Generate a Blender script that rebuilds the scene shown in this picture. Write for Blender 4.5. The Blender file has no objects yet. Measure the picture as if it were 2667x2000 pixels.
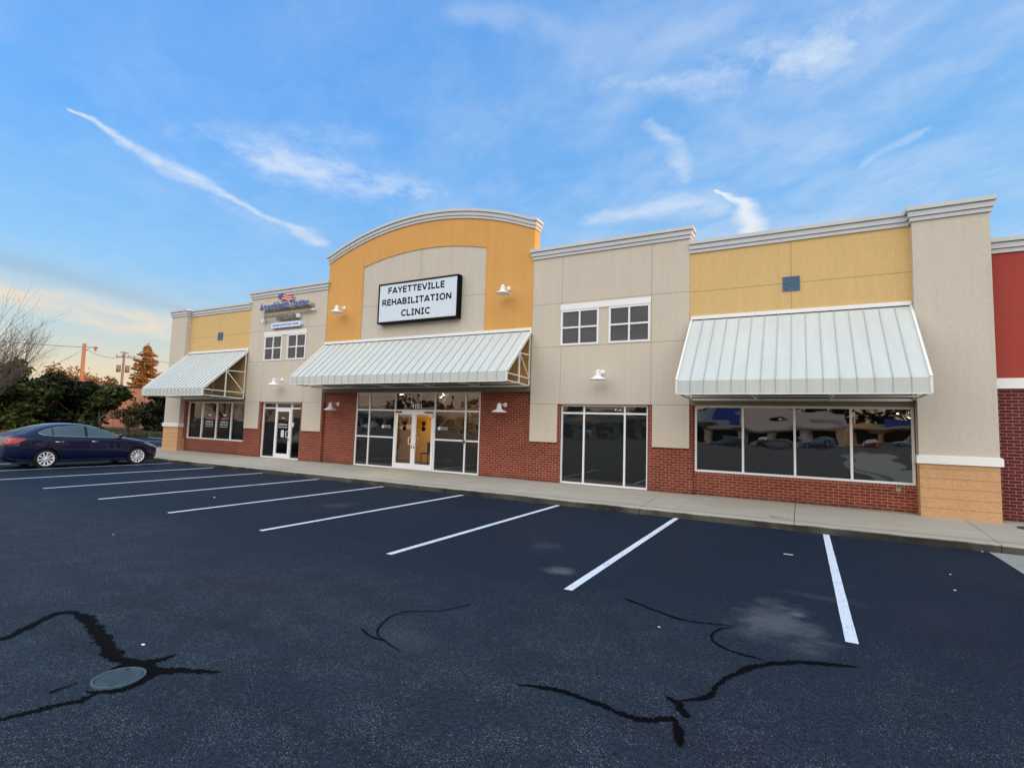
import bpy, math, random
from mathutils import Vector, Matrix, noise as mnoise
from mathutils.bvhtree import BVHTree
R = math.radians
SC = bpy.context.scene
COL = SC.collection
random.seed(7)

# ------------------------------------------------------------------ camera
cam = bpy.data.cameras.new("camera"); co = bpy.data.objects.new("camera", cam); COL.objects.link(co)
yaw, pit, rol = R(29.025), R(4.594), R(1.764)
f = Vector((-math.sin(yaw)*math.cos(pit), math.cos(yaw)*math.cos(pit), math.sin(pit)))
r0 = Vector((math.cos(yaw), math.sin(yaw), 0)); u0 = r0.cross(f)
rt = math.cos(rol)*r0 + math.sin(rol)*u0; up = -math.sin(rol)*r0 + math.cos(rol)*u0
M = Matrix((rt, up, -f)).transposed().to_4x4(); M.translation = Vector((-0.371, -14.074, 1.851))
co.matrix_world = M
cam.sensor_width = 36; cam.lens = 1364.3/2667*36; cam.clip_start = .05; cam.clip_end = 4000
SC.camera = co

# ------------------------------------------------------------------ world
SUN_EL, SUN_AZ = R(3.2), R(78)          # azimuth clockwise from +Y
wd = bpy.data.worlds.new("World"); SC.world = wd; wd.use_nodes = True
nt = wd.node_tree; nt.nodes.clear()
class G:
    """small helper that wires math nodes"""
    def __init__(s, tree): s.t = tree; s.n = tree.nodes; s.l = tree.links
    def _in(s, sock, v):
        if hasattr(v, 'is_linked') or hasattr(v, 'links'): s.l.new(v, sock)
        else: sock.default_value = v
    def m(s, op, a, b=None, c=None, clamp=False):
        n = s.n.new('ShaderNodeMath'); n.operation = op; n.use_clamp = clamp
        s._in(n.inputs[0], a)
        if b is not None: s._in(n.inputs[1], b)
        if c is not None: s._in(n.inputs[2], c)
        return n.outputs[0]
    def v(s, op, a, b=None, scale=None):
        n = s.n.new('ShaderNodeVectorMath'); n.operation = op
        s._in(n.inputs[0], a)
        if b is not None: s._in(n.inputs[1], b)
        if scale is not None: s._in(n.inputs['Scale'], scale)
        return n.outputs['Value'] if op in ('DOT_PRODUCT', 'LENGTH', 'DISTANCE') else n.outputs['Vector']
    def mix(s, fac, a, b, mode='MIX'):
        n = s.n.new('ShaderNodeMix'); n.data_type = 'RGBA'; n.blend_type = mode
        s._in(n.inputs['Factor'], fac); s._in(n.inputs['A'], a); s._in(n.inputs['B'], b)
        return n.outputs['Result']
    def noise(s, vec, scale, detail=4, rough=.55, dist=0.0):
        n = s.n.new('ShaderNodeTexNoise'); s._in(n.inputs['Vector'], vec)
        n.inputs['Scale'].default_value = scale; n.inputs['Detail'].default_value = detail
        n.inputs['Roughness'].default_value = rough; n.inputs['Distortion'].default_value = dist
        return n.outputs['Fac'], n.outputs['Color']
    def smooth(s, x, a, b):
        n = s.n.new('ShaderNodeMapRange'); n.interpolation_type = 'SMOOTHSTEP'
        s._in(n.inputs['Value'], x); n.inputs['From Min'].default_value = a; n.inputs['From Max'].default_value = b
        return n.outputs['Result']
    def ramp(s, x, stops):
        n = s.n.new('ShaderNodeValToRGB'); s._in(n.inputs['Fac'], x)
        e = n.color_ramp.elements
        while len(e) > 1: e.remove(e[-1])
        e[0].position = stops[0][0]; e[0].color = (*stops[0][1], 1)
        for p, c in stops[1:]:
            k = e.new(p); k.color = (*c, 1)
        return n.outputs['Color']
    def xyz(s, v):
        n = s.n.new('ShaderNodeSeparateXYZ'); s.l.new(v, n.inputs[0]); return n.outputs
    def comb(s, x, y, z):
        n = s.n.new('ShaderNodeCombineXYZ')
        for i, q in enumerate((x, y, z)): s._in(n.inputs[i], q)
        return n.outputs[0]
g = G(nt)
tc = nt.nodes.new('ShaderNodeTexCoord')
D = g.v('NORMALIZE', tc.outputs['Generated'])
dx, dy, dz = g.xyz(D)
sky = nt.nodes.new('ShaderNodeTexSky'); sky.sky_type = 'NISHITA'; sky.sun_disc = False
sky.sun_elevation = SUN_EL; sky.sun_rotation = SUN_AZ; sky.air_density = 1.0; sky.dust_density = .6; sky.ozone_density = 2.0
el = g.m('MAXIMUM', dz, 0.0)
base = g.ramp(el, [(0.0, (7.8, 5.6, 3.9)), (.07, (6.6, 5.5, 4.6)), (.12, (4.3, 5.2, 5.8)), (.24, (2.0, 4.7, 8.3)),
                   (.42, (.95, 3.7, 8.9)), (.68, (.8, 3.2, 8.4)), (1.0, (.6, 2.4, 6.8))])
# to the right the evening air is paler and bluer at the horizon, the warm band lies on the left
right = g.smooth(g.v('DOT_PRODUCT', D, (0.95, 0.3, 0.0)), -.75, .35)
cool = g.ramp(el, [(0.0, (4.2, 5.8, 7.4)), (.2, (3.1, 5.7, 8.5)), (.42, (1.6, 4.4, 8.7)), (.68, (1.2, 3.6, 8.3)), (1.0, (.7, 2.6, 7.0))])
base = g.mix(right, base, cool)
base = g.mix(.12, base, g.mix(1.0, sky.outputs['Color'], (9, 9, 9, 1), 'MULTIPLY'))
# cloud layer coordinates
den = g.m('ADD', el, .05)
pc = g.comb(g.m('DIVIDE', dx, den), g.m('DIVIDE', dy, den), 0.0)
_, wn = g.noise(pc, 2.2, 5, .6)
warp = g.v('SCALE', g.v('SUBTRACT', wn, (.5, .5, .5)), scale=.22)
pw = g.v('MULTIPLY', g.v('ADD', pc, warp), (1, 1, 0))
_, wn2 = g.noise(pc, 6.0, 5, .65)
pw1 = g.v('MULTIPLY', g.v('ADD', pc, g.v('SCALE', g.v('SUBTRACT', wn2, (.5, .5, .5)), scale=.11)), (1, 1, 0))
def ribbon(P, pts, amp):
    out = None
    for (ax, ay, aw), (bx, by, bw) in zip(pts, pts[1:]):
        ab = Vector((bx-ax, by-ay, 0)); L2 = ab.length_squared
        ap = g.v('SUBTRACT', P, (ax, ay, 0))
        t = g.m('DIVIDE', g.v('DOT_PRODUCT', ap, tuple(ab)), L2, clamp=True)
        d = g.v('DISTANCE', ap, g.v('SCALE', tuple(ab), scale=t))
        w = g.m('MULTIPLY_ADD', t, bw-aw, aw)
        q = g.m('DIVIDE', d, w)
        mk = g.m('EXPONENT', g.m('MULTIPLY', g.m('MULTIPLY', q, q), -1.0))
        out = mk if out is None else g.m('MAXIMUM', out, mk)
    return g.m('MULTIPLY', out, amp)
# streaky texture shared by the wisps
ca, sa = math.cos(.9), math.sin(.9)
px_, py_, _z = g.xyz(pw)
st = g.comb(g.m('ADD', g.m('MULTIPLY', px_, ca*1.7), g.m('MULTIPLY', py_, sa*1.7)),
            g.m('ADD', g.m('MULTIPLY', px_, -sa*.9), g.m('MULTIPLY', py_, ca*.9)), 0.0)
n1, _ = g.noise(st, 1.7, 7, .62)
n2, _ = g.noise(pw, 5.5, 7, .65)
n3, _ = g.noise(pw, 1.1, 5, .6)
tex = g.m('ADD', g.m('MULTIPLY', g.smooth(n2, .25, .75), .75), .35)
contrail = [(-1.89,.645,.008),(-1.889,.709,.014),(-1.917,.8,.022),(-1.962,.917,.046),(-1.974,1.017,.062),(-1.977,1.104,.056),(-1.99,1.223,.030),
            (-2.012,1.362,.022),(-2.006,1.496,.040),(-2.016,1.605,.085),(-2.06,1.70,.06)]
curl = [(-.268,2.007,.009),(-.223,2.062,.019),(-.18,2.162,.038),(-.174,2.299,.06),(-.18,2.40,.06),(-.19,2.6,.05)]
def group(P, items):
    out = None
    for pts, amp in items:
        r_ = ribbon(P, pts, amp); out = r_ if out is None else g.m('MAXIMUM', out, r_)
    return out
mask = g.m('MULTIPLY', ribbon(pw1, contrail, .80), g.m('MULTIPLY_ADD', g.smooth(n2, .25, .7), .65, .35))
def add(m2):
    global mask
    mask = g.m('MAXIMUM', mask, m2)
add(ribbon(pw1, curl, .95))
tex2 = g.smooth(n2, .26, .80)
add(g.m('MULTIPLY', tex2, group(pw, [
    ([(-1.657,1.0,.05),(-1.61,1.15,.15),(-1.477,1.279,.18),(-1.27,1.53,.10)], .85),
    ([(-1.75,.85,.06),(-1.5,1.05,.12),(-1.25,1.15,.10)], .40),
    ([(-.42,1.30,.05),(-.088,1.42,.15),(.11,1.37,.11),(.20,1.26,.05)], .80),
    ([(-1.95,.9,.12),(-2.02,1.6,.20)], .36)])))
add(g.m('MULTIPLY', tex, group(pw, [
    ([(.168,2.007,.02),(.224,1.935,.035),(.314,1.842,.012)], .42),
    ([(-.392,1.497,.015),(-.333,1.749,.055),(-.341,1.879,.03)], .5),
    ([(-.776,2.065,.08),(-.357,2.065,.15),(-.291,2.137,.08)], .6),
    ([(-.146,1.587,.14),(.032,1.768,.18),(.278,1.555,.10)], .30),
    ([(-.661,.91,.05),(-.409,1.128,.06)], .3)])))
rgt = g.m('MULTIPLY_ADD', right, .65, .35)
veil = g.m('MULTIPLY', g.m('MULTIPLY', g.smooth(n1, .30, .88), .55), rgt)
add(veil)
add(g.m('MULTIPLY', g.m('MULTIPLY', g.smooth(n3, .38, .75), .44), g.m('MULTIPLY', g.m('MULTIPLY_ADD', g.smooth(n2, .3, .75), .5, .5), rgt)))
cloudcol = g.ramp(el, [(0.0, (9.0, 6.8, 4.9)), (.13, (8.6, 7.2, 5.9)), (.22, (7.8, 8.0, 8.2)), (.4, (8.2, 8.8, 9.6)), (1.0, (7.6, 8.6, 9.6))])
skyc = g.mix(mask, base, cloudcol)
# low cloud bands on the left: a blue-grey one above a cream one
band = g.m('MULTIPLY', ribbon(pw, [(-3.63,.6,.16),(-3.8,1.3,.20),(-3.98,2.3,.14)], .34), 1.0)
skyc = g.mix(band, skyc, (3.6, 4.5, 5.2, 1))
band2 = g.m('MULTIPLY', ribbon(pw, [(-4.45,.8,.38),(-4.8,2.6,.5)], .9), g.m('ADD', g.smooth(n1, .3, .7), .25), clamp=True)
skyc = g.mix(band2, skyc, (8.6, 7.5, 6.0, 1))
# sky behind the viewer made brighter than the front, added to light the facade
rear = g.smooth(g.v('DOT_PRODUCT', D, (0.05, -.93, .36)), -.12, .78)
rear_fill = g.ramp(el, [(0.0, (9.5, 6.6, 5.2)), (.12, (11.5, 8.6, 7.2)), (.3, (21, 20.6, 19.8)), (.6, (25.5, 26, 26.5)), (1.0, (12, 14, 18))])
wtex = g.m('ADD', g.m('MULTIPLY', g.smooth(n3, .3, .7), .5), .75)
rear_fill = g.v('SCALE', rear_fill, scale=wtex)
skyc = g.mix(rear, skyc, rear_fill)
below = g.smooth(dz, -.02, 0.0)
skyc = g.mix(below, (.6, .6, .6, 1), skyc)
bg = nt.nodes.new('ShaderNodeBackground'); bg.inputs['Strength'].default_value = .1
nt.links.new(skyc, bg.inputs['Color'])
wo = nt.nodes.new('ShaderNodeOutputWorld'); nt.links.new(bg.outputs[0], wo.inputs[0])

sl = bpy.data.lights.new("sun", 'SUN'); so = bpy.data.objects.new("sun", sl); COL.objects.link(so)
sl.energy = 4.0; sl.angle = R(.5); sl.color = (1.0, .50, .20)
sd = Vector((math.sin(SUN_AZ)*math.cos(SUN_EL), math.cos(SUN_AZ)*math.cos(SUN_EL), math.sin(SUN_EL)))
so.rotation_euler = sd.to_track_quat('Z', 'Y').to_euler()
SC.view_settings.view_transform = 'Standard'; SC.view_settings.look = 'None'
SC.view_settings.exposure = 0.0; SC.view_settings.gamma = 1.0
SC.render.engine = 'CYCLES'; SC.cycles.max_bounces = 8; SC.cycles.transparent_max_bounces = 12
SC.cycles.sample_clamp_indirect = 6

# ------------------------------------------------------------------ materials
def new_mat(name):
    m = bpy.data.materials.new(name); m.use_nodes = True; t = m.node_tree
    b = t.nodes['Principled BSDF']; return m, t, b, G(t)
def pos(gg):
    n = gg.n.new('ShaderNodeNewGeometry'); return n.outputs['Position'], n.outputs['Normal']
def objc(gg):
    n = gg.n.new('ShaderNodeTexCoord'); return n.outputs['Object']
def bump(gg, b, h, strength=.3, dist=.01):
    n = gg.n.new('ShaderNodeBump'); n.inputs['Strength'].default_value = strength; n.inputs['Distance'].default_value = dist
    gg.l.new(h, n.inputs['Height']); gg.l.new(n.outputs[0], b.inputs['Normal'])
def simple(name, col, rough=.6, metal=0, var=.12, scale=3.0, bs=0, bscale=60, coords='pos', spec=None, coat=0):
    m, t, b, gg = new_mat(name)
    P = pos(gg)[0] if coords == 'pos' else objc(gg)
    n, _ = gg.noise(P, scale, 5, .6)
    n2, _ = gg.noise(P, scale*9, 3, .6)
    k = gg.m('ADD', gg.m('MULTIPLY', gg.m('SUBTRACT', n, .5), var*2), gg.m('MULTIPLY_ADD', gg.m('SUBTRACT', n2, .5), var, 1.0))
    c = gg.v('SCALE', tuple(col), scale=k)
    t.links.new(c, b.inputs['Base Color'])
    b.inputs['Roughness'].default_value = rough; b.inputs['Metallic'].default_value = metal
    if spec is not None: b.inputs['Specular IOR Level'].default_value = spec
    b.inputs['Coat Weight'].default_value = coat; b.inputs['Coat Roughness'].default_value = .03
    if bs:
        h, _ = gg.noise(P, bscale, 3, .7); bump(gg, b, h, bs, .01)
    return m
def stucco(name, col, joint_z=(), joint_x=(), var=.05):
    """fine sand finish, faint weather streaks and grooved joints"""
    m, t, b, gg = new_mat(name); P, N = pos(gg)
    x, y, z = gg.xyz(P)
    n, _ = gg.noise(P, .6, 5, .6)
    fine, _ = gg.noise(P, 95, 2, .8)
    st = gg.comb(gg.m('MULTIPLY', x, 5.0), gg.m('MULTIPLY', y, 5.0), gg.m('MULTIPLY', z, .35))
    s, _ = gg.noise(st, 1.0, 5, .65)
    k = gg.m('ADD', gg.m('MULTIPLY', gg.m('SUBTRACT', n, .5), var*2.2), gg.m('MULTIPLY_ADD', gg.m('SUBTRACT', fine, .5), .22, 1.0))
    g30, _ = gg.noise(P, 30, 2, .6)
    k = gg.m('ADD', gg.m('ADD', k, gg.m('MULTIPLY', gg.m('SUBTRACT', s, .5), .14)), gg.m('MULTIPLY', gg.m('SUBTRACT', gg.smooth(g30, .3, .7), .5), .10))
    sx_ = gg.comb(gg.m('MULTIPLY', x, 9.0), gg.m('MULTIPLY', y, 9.0), gg.m('MULTIPLY', z, .22)); sn, _ = gg.noise(sx_, 1.0, 6, .7)
    k = gg.m('SUBTRACT', k, gg.m('MULTIPLY', gg.smooth(sn, .5, .8), .10))
    line = None
    for jz in joint_z:
        q = gg.m('LESS_THAN', gg.m('ABSOLUTE', gg.m('SUBTRACT', z, jz)), .0095)
        line = q if line is None else gg.m('MAXIMUM', line, q)
    for jx in joint_x:
        q = gg.m('LESS_THAN', gg.m('ABSOLUTE', gg.m('SUBTRACT', x, jx)), .0085)
        line = q if line is None else gg.m('MAXIMUM', line, q)
    c = gg.v('SCALE', tuple(col), scale=k)
    if line is not None: c = gg.mix(gg.m('MULTIPLY', line, .45), c, (.09, .08, .06, 1))
    t.links.new(c, b.inputs['Base Color']); b.inputs['Roughness'].default_value = .92
    b.inputs['Specular IOR Level'].default_value = .2
    bump(gg, b, fine, .35, .006)
    return m
def brick(name, c1, c2, mort, vertical=False, bw=.2032, bh=.0677):
    m, t, b, gg = new_mat(name); P, N = pos(gg)
    x, y, z = gg.xyz(P); nx = gg.m('ABSOLUTE', gg.xyz(N)[0])
    u = gg.m('ADD', gg.m('MULTIPLY', x, gg.m('SUBTRACT', 1.0, gg.m('GREATER_THAN', nx, .5))), gg.m('MULTIPLY', y, gg.m('GREATER_THAN', nx, .5)))
    if vertical: vec = gg.comb(gg.m('ADD', z, .02), u, 0.0)
    else: vec = gg.comb(gg.m('ADD', u, 40.0), gg.m('SUBTRACT', z, .256 - .0677*4), 0.0)
    n = t.nodes.new('ShaderNodeTexBrick'); t.links.new(vec, n.inputs['Vector'])
    n.inputs['Scale'].default_value = 1; n.inputs['Brick Width'].default_value = bw; n.inputs['Row Height'].default_value = bh
    n.inputs['Mortar Size'].default_value = .0052; n.inputs['Mortar Smooth'].default_value = .25
    n.inputs['Bias'].default_value = -.1
    n.inputs['Color1'].default_value = (*c1, 1); n.inputs['Color2'].default_value = (*c2, 1); n.inputs['Mortar'].default_value = (*mort, 1)
    if vertical: n.offset = 0
    big, _ = gg.noise(P, 1.3, 4, .6); fine, _ = gg.noise(P, 70, 3, .7)
    k = gg.m('ADD', gg.m('MULTIPLY', gg.m('SUBTRACT', big, .5), .5), gg.m('MULTIPLY_ADD', gg.m('SUBTRACT', fine, .5), .5, 1.0))
    c = gg.v('SCALE', n.outputs['Color'], scale=k)
    low_dark = gg.m('MULTIPLY', gg.smooth(gg.m('ADD', z, gg.m('MULTIPLY', big, .2)), .52, .34), .35)  # brick turns darker towards the bottom
    c = gg.mix(low_dark, c, (.05, .035, .03, 1))
    t.links.new(c, b.inputs['Base Color']); b.inputs['Roughness'].default_value = .9
    b.inputs['Specular IOR Level'].default_value = .25
    inv = gg.m('SUBTRACT', gg.m('MULTIPLY', fine, .15), n.outputs['Fac'])
    bump(gg, b, inv, .6, .006)
    return m
MAT = {}
MAT['beige'] = stucco('beige_stucco', (.575, .51, .41), (5.53, 4.229, 2.535), (-6.565, -3.915, -20.17, -17.6))
MAT['panel'] = stucco('panel_stucco', (.56, .51, .42), (6.095,), (-11.985,))
MAT['orange'] = stucco('orange_stucco', (.65, .345, .105))
MAT['yellow'] = stucco('yellow_stucco', (.63, .43, .185), (5.504,), (-.559, -23.35))
MAT['pil'] = stucco('pilaster_stucco', (.575, .515, .42))
MAT['redst'] = stucco('red_stucco', (.36, .062, .046), (4.46,), (8.2, 13.4))
MAT['brick'] = brick('red_brick', (.150, .028, .016), (.225, .048, .028), (.46, .27, .19))
MAT['soldier'] = brick('soldier_brick', (.155, .030, .018), (.225, .048, .028), (.46, .27, .19), True)
MAT['brickR'] = brick('dark_red_brick', (.085, .015, .014), (.13, .022, .020), (.38, .20, .17))
MAT['farbrick'] = brick('far_brick', (.40, .15, .085), (.47, .18, .10), (.5, .25, .16))
MAT['trim'] = simple('painted_trim', (.53, .55, .55), .6, var=.10, scale=1.2, bs=.1)
MAT['trimw'] = simple('white_trim', (.80, .80, .77), .5, var=.06, scale=1.5)
MAT['white'] = simple('white_aluminium', (.78, .79, .79), .38, var=.06, scale=2)
MAT['tube'] = simple('cream_tube', (.74, .73, .66), .45, var=.1, scale=5)
MAT['roof'] = simple('roof_membrane', (.25, .24, .23), .9)
MAT['dark'] = simple('dark_gap', (.03, .03, .03), .8)
MAT['black'] = simple('black_frame', (.003, .003, .004), .6, spec=.1)
MAT['bluevent'] = simple('blue_grille', (.055, .14, .22), .6, var=.2)
MAT['plaque'] = simple('number_plaque', (.6, .6, .58), .6)
MAT['lamp'] = simple('white_enamel', (.85, .85, .84), .28, var=.05, coords='obj')
MAT['signface'] = simple('sign_face', (.60, .69, .76), .35, var=.05, scale=2.5)
MAT['ink'] = simple('sign_lettering', (.002, .002, .005), .8, spec=.05)
MAT['blueletter'] = simple('blue_letter_face', (.022, .085, .33), .35)
MAT['letside'] = simple('letter_return', (.55, .56, .55), .5)
MAT['logored'] = simple('logo_red', (.5, .05, .06), .4)
MAT['logoblue'] = simple('logo_blue', (.03, .05, .25), .4)
MAT['greylet'] = simple('grey_letter', (.16, .17, .14), .6)
MAT['raceway'] = simple('raceway_beige', (.33, .30, .25), .6)
MAT['pill'] = simple('pill_face', (.62, .72, .88), .35)
MAT['decal'] = simple('white_decal', (.75, .76, .78), .5)
MAT['decalr'] = simple('plum_decal', (.26, .13, .15), .5)
# standing seam metal, chalky with grime near the eave
def awn_mat():
    m, t, b, gg = new_mat('awning_metal'); P, N = pos(gg); x, y, z = gg.xyz(P)
    st = gg.comb(gg.m('MULTIPLY', x, 6.0), gg.m('MULTIPLY', y, .7), gg.m('MULTIPLY', z, .7))
    s, _ = gg.noise(st, 1.0, 6, .7); n, _ = gg.noise(P, 1.0, 4, .6)
    k = gg.m('ADD', gg.m('MULTIPLY', gg.m('SUBTRACT', s, .5), .28), gg.m('MULTIPLY_ADD', gg.m('SUBTRACT', n, .5), .16, 1.0))
    t.links.new(gg.v('SCALE', (.53, .555, .51), scale=k), b.inputs['Base Color'])
    b.inputs['Roughness'].default_value = .45; b.inputs['Metallic'].default_value = .0
    return m
MAT['awn'] = awn_mat()
MAT['seam'] = simple('seam_metal', (.38, .42, .41), .5, var=.15)
MAT['under'] = simple('shade_and_flashing_dark', (.11, .10, .075), .85)  # dark tone of the added awning shade sheets, also the entrance flashing
def stone():
    m, t, b, gg = new_mat('split_face_block'); P, N = pos(gg); x, y, z = gg.xyz(P)
    nx = gg.m('GREATER_THAN', gg.m('ABSOLUTE', gg.xyz(N)[0]), .5)
    u = gg.m('ADD', x, gg.m('MULTIPLY', y, nx))
    row = gg.m('FRACT', gg.m('DIVIDE', gg.m('SUBTRACT', z, .33), .203))
    jl = gg.m('LESS_THAN', gg.m('ABSOLUTE', gg.m('SUBTRACT', row, .5)), .035)
    n, _ = gg.noise(P, 14, 6, .72); big, _ = gg.noise(P, 2.2, 3, .5)
    k = gg.m('ADD', gg.m('MULTIPLY', gg.m('SUBTRACT', n, .5), .55), gg.m('MULTIPLY_ADD', gg.m('SUBTRACT', big, .5), .2, 1.0))
    c = gg.mix(gg.m('MULTIPLY', jl, .34), gg.v('SCALE', (.60, .35, .18), scale=k), (.30, .16, .08, 1))
    t.links.new(c, b.inputs['Base Color']); b.inputs['Roughness'].default_value = .95
    b.inputs['Specular IOR Level'].default_value = .2
    h = gg.m('SUBTRACT', n, gg.m('MULTIPLY', jl, .3)); bump(gg, b, h, .9, .03)
    return m
MAT['stone'] = stone()
ZG = .256; KY = -2.37; KZ = .141
def concrete():
    m, t, b, gg = new_mat('sidewalk_concrete'); P, N = pos(gg); x, y, z = gg.xyz(P)
    st = gg.comb(gg.m('MULTIPLY', x, .8), gg.m('MULTIPLY', y, 5.0), 0.0)
    s, _ = gg.noise(st, 1.4, 6, .65); big, _ = gg.noise(P, .7, 5, .6); fine, _ = gg.noise(P, 120, 2, .8)
    k = gg.m('ADD', gg.m('MULTIPLY', gg.m('SUBTRACT', s, .5), .62), gg.m('MULTIPLY_ADD', gg.m('SUBTRACT', fine, .5), .5, 1.0))
    k = gg.m('ADD', k, gg.m('MULTIPLY', gg.m('SUBTRACT', big, .5), .3))
    c = gg.v('SCALE', (.365, .335, .27), scale=k)
    lip = gg.m('MULTIPLY', gg.smooth(y, KY+.40, KY+.24), gg.smooth(y, KY+.19, KY+.24))
    c = gg.mix(gg.m('MULTIPLY', lip, gg.m('MULTIPLY_ADD', s, .5, .15)), c, (.12, .115, .09, 1))
    foot = gg.m('MULTIPLY', gg.smooth(gg.m('MULTIPLY_ADD', big, .25, y), .0, .12), .35)
    c = gg.mix(foot, c, (.13, .115, .09, 1))
    # grime and algae on the kerb face and kerb foot
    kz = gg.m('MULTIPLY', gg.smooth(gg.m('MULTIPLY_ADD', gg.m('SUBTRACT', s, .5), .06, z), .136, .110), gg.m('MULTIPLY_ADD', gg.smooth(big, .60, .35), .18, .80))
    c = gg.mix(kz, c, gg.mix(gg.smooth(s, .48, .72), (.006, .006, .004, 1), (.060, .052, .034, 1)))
    spot, _ = gg.noise(P, 3.1, 5, .7); c = gg.mix(gg.m('MULTIPLY', gg.smooth(spot, .62, .74), .5), c, (.10, .09, .07, 1))
    t.links.new(c, b.inputs['Base Color']); b.inputs['Roughness'].default_value = .9
    bump(gg, b, fine, .4, .004)
    return m
MAT['conc'] = concrete()
MAT['joint'] = simple('joint_gap', (.035, .033, .03), .9)
MAT['gutterc'] = simple('gutter_concrete', (.27, .28, .25), .85, var=.3, scale=2.0, bs=.4)
def asphalt():
    m, t, b, gg = new_mat('asphalt'); P, N = pos(gg); x, y, z = gg.xyz(P)
    vo = t.nodes.new('ShaderNodeTexVoronoi'); vo.feature = 'F1'; vo.inputs['Scale'].default_value = 160; t.links.new(P, vo.inputs['Vector'])
    cr = gg.xyz(vo.outputs['Color'])[0]
    fine, _ = gg.noise(P, 60, 3, .75); mid, _ = gg.noise(P, 1.7, 5, .6); big, _ = gg.noise(P, .33, 5, .55)
    blot, bc = gg.noise(P, .55, 3, .5)
    # aggregate shows more where the lot is worn (drive aisle), less in the sealed stalls
    worn = gg.smooth(gg.m('ADD', y, gg.m('MULTIPLY', gg.m('SUBTRACT', big, .5), 5.0)), -7.5, -10.6)
    grain1, _ = gg.noise(P, 105, 2, .6); grain2, _ = gg.noise(P, 27, 2, .6)
    ga = gg.m('SUBTRACT', gg.smooth(grain1, .34, .66), .5); gb = gg.m('SUBTRACT', gg.smooth(grain2, .34, .66), .5)
    k = gg.m('ADD', gg.m('ADD', gg.m('MULTIPLY', ga, 1.5), gg.m('MULTIPLY', gb, .60)), gg.m('MULTIPLY_ADD', gg.m('SUBTRACT', mid, .5), .5, 1.0))
    k = gg.m('MAXIMUM', gg.m('ADD', k, gg.m('MULTIPLY', gg.m('SUBTRACT', big, .5), .5)), .08)
    c0 = gg.mix(worn, (.0055, .0150, .030, 1), (.0150, .0250, .036, 1))
    c0 = gg.mix(gg.m('MULTIPLY', gg.smooth(blot, .5, .72), .5), c0, (.018, .018, .034, 1))
    c = gg.v('SCALE', c0, scale=k)
    patchy, _ = gg.noise(P, 2.3, 4, .7)
    cg_ = gg.xyz(vo.outputs['Color'])[1]
    thr = gg.m('SUBTRACT', 1.02, gg.m('MULTIPLY', gg.smooth(patchy, .36, .72), gg.m('MULTIPLY_ADD', worn, .42, .03)))
    spk = gg.m('MULTIPLY', gg.m('GREATER_THAN', cr, thr), gg.m('LESS_THAN', vo.outputs['Distance'], gg.m('MULTIPLY_ADD', cg_, .35, .15)))
    c = gg.mix(gg.m('MULTIPLY', spk, gg.m('MULTIPLY_ADD', cg_, .6, .15)), c, (.30, .34, .36, 1))
    # scuffed pale rubs
    def rub(cx, cy, rx, ry, amp):
        q = gg.m('SQRT', gg.m('ADD', gg.m('POWER', gg.m('DIVIDE', gg.m('SUBTRACT', x, cx), rx), 2.0), gg.m('POWER', gg.m('DIVIDE', gg.m('SUBTRACT', y, cy), ry), 2.0)))
        q = gg.m('ADD', q, gg.m('ADD', gg.m('MULTIPLY', gg.m('SUBTRACT', mid, .5), 1.8), gg.m('MULTIPLY', gg.m('SUBTRACT', patchy, .5), 1.6)))
        return gg.m('MULTIPLY', gg.smooth(q, 1.0, .05), amp)
    rb = rub(-.62, -8.15, .50, .85, .6)
    for a in ((-.42, -7.72, .16, .16, .9), (-3.1, -7.62, .30, .22, .7), (-3.9, -6.6, .35, .5, .22), (-9.3, -5.6, .5, .5, .2), (-16.8, -4.7, .4, .5, .3), (-3.4, -10.4, .4, .3, .14), (-.2, -6.9, .5, .2, .2)):
        rb = gg.m('MAXIMUM', rb, rub(*a))
    c = gg.mix(gg.m('MULTIPLY', rb, gg.m('MULTIPLY_ADD', fine, 1.2, .3)), c, (.13, .14, .15, 1))
    tw = gg.comb(gg.m('MULTIPLY', x, .25), gg.m('MULTIPLY', y, 2.4), 0.0); tn, _ = gg.noise(tw, 1.0, 5, .6)
    c = gg.mix(gg.m('MULTIPLY', gg.m('MULTIPLY', gg.smooth(tn, .52, .72), worn), .45), c, gg.v('SCALE', c, scale=.45))
    dr, _ = gg.noise(P, 6.5, 2, .5)
    c = gg.mix(gg.m('MULTIPLY', gg.smooth(dr, .70, .76), .7), c, (.005, .006, .010, 1))
    edge = gg.m('MULTIPLY', gg.m('MULTIPLY', gg.smooth(gg.m('MULTIPLY_ADD', mid, .5, y), -2.62, -2.05), gg.m('GREATER_THAN', x, -29.0)), gg.m('MULTIPLY', gg.smooth(patchy, .4, .7), .5))
    c = gg.mix(edge, c, (.06, .05, .035, 1))
    oil = rub(-1.72, -3.45, .33, .2, .75)
    for a in ((-4.4, -3.6, .3, .25, .4), (-7.2, -3.9, .4, .3, .35), (1.1, -5.3, .3, .2, .2)): oil = gg.m('MAXIMUM', oil, rub(*a))
    c = gg.mix(oil, c, (.006, .008, .014, 1))
    t.links.new(c, b.inputs['Base Color'])
    t.links.new(gg.m('MULTIPLY_ADD', fine, .2, .62), b.inputs['Roughness'])
    b.inputs['Specular IOR Level'].default_value = .16
    bump(gg, b, gg.m('ADD', fine, gg.m('MULTIPLY', vo.outputs['Distance'], .6)), .55, .008)
    return m
MAT['asphalt'] = asphalt()
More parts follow.
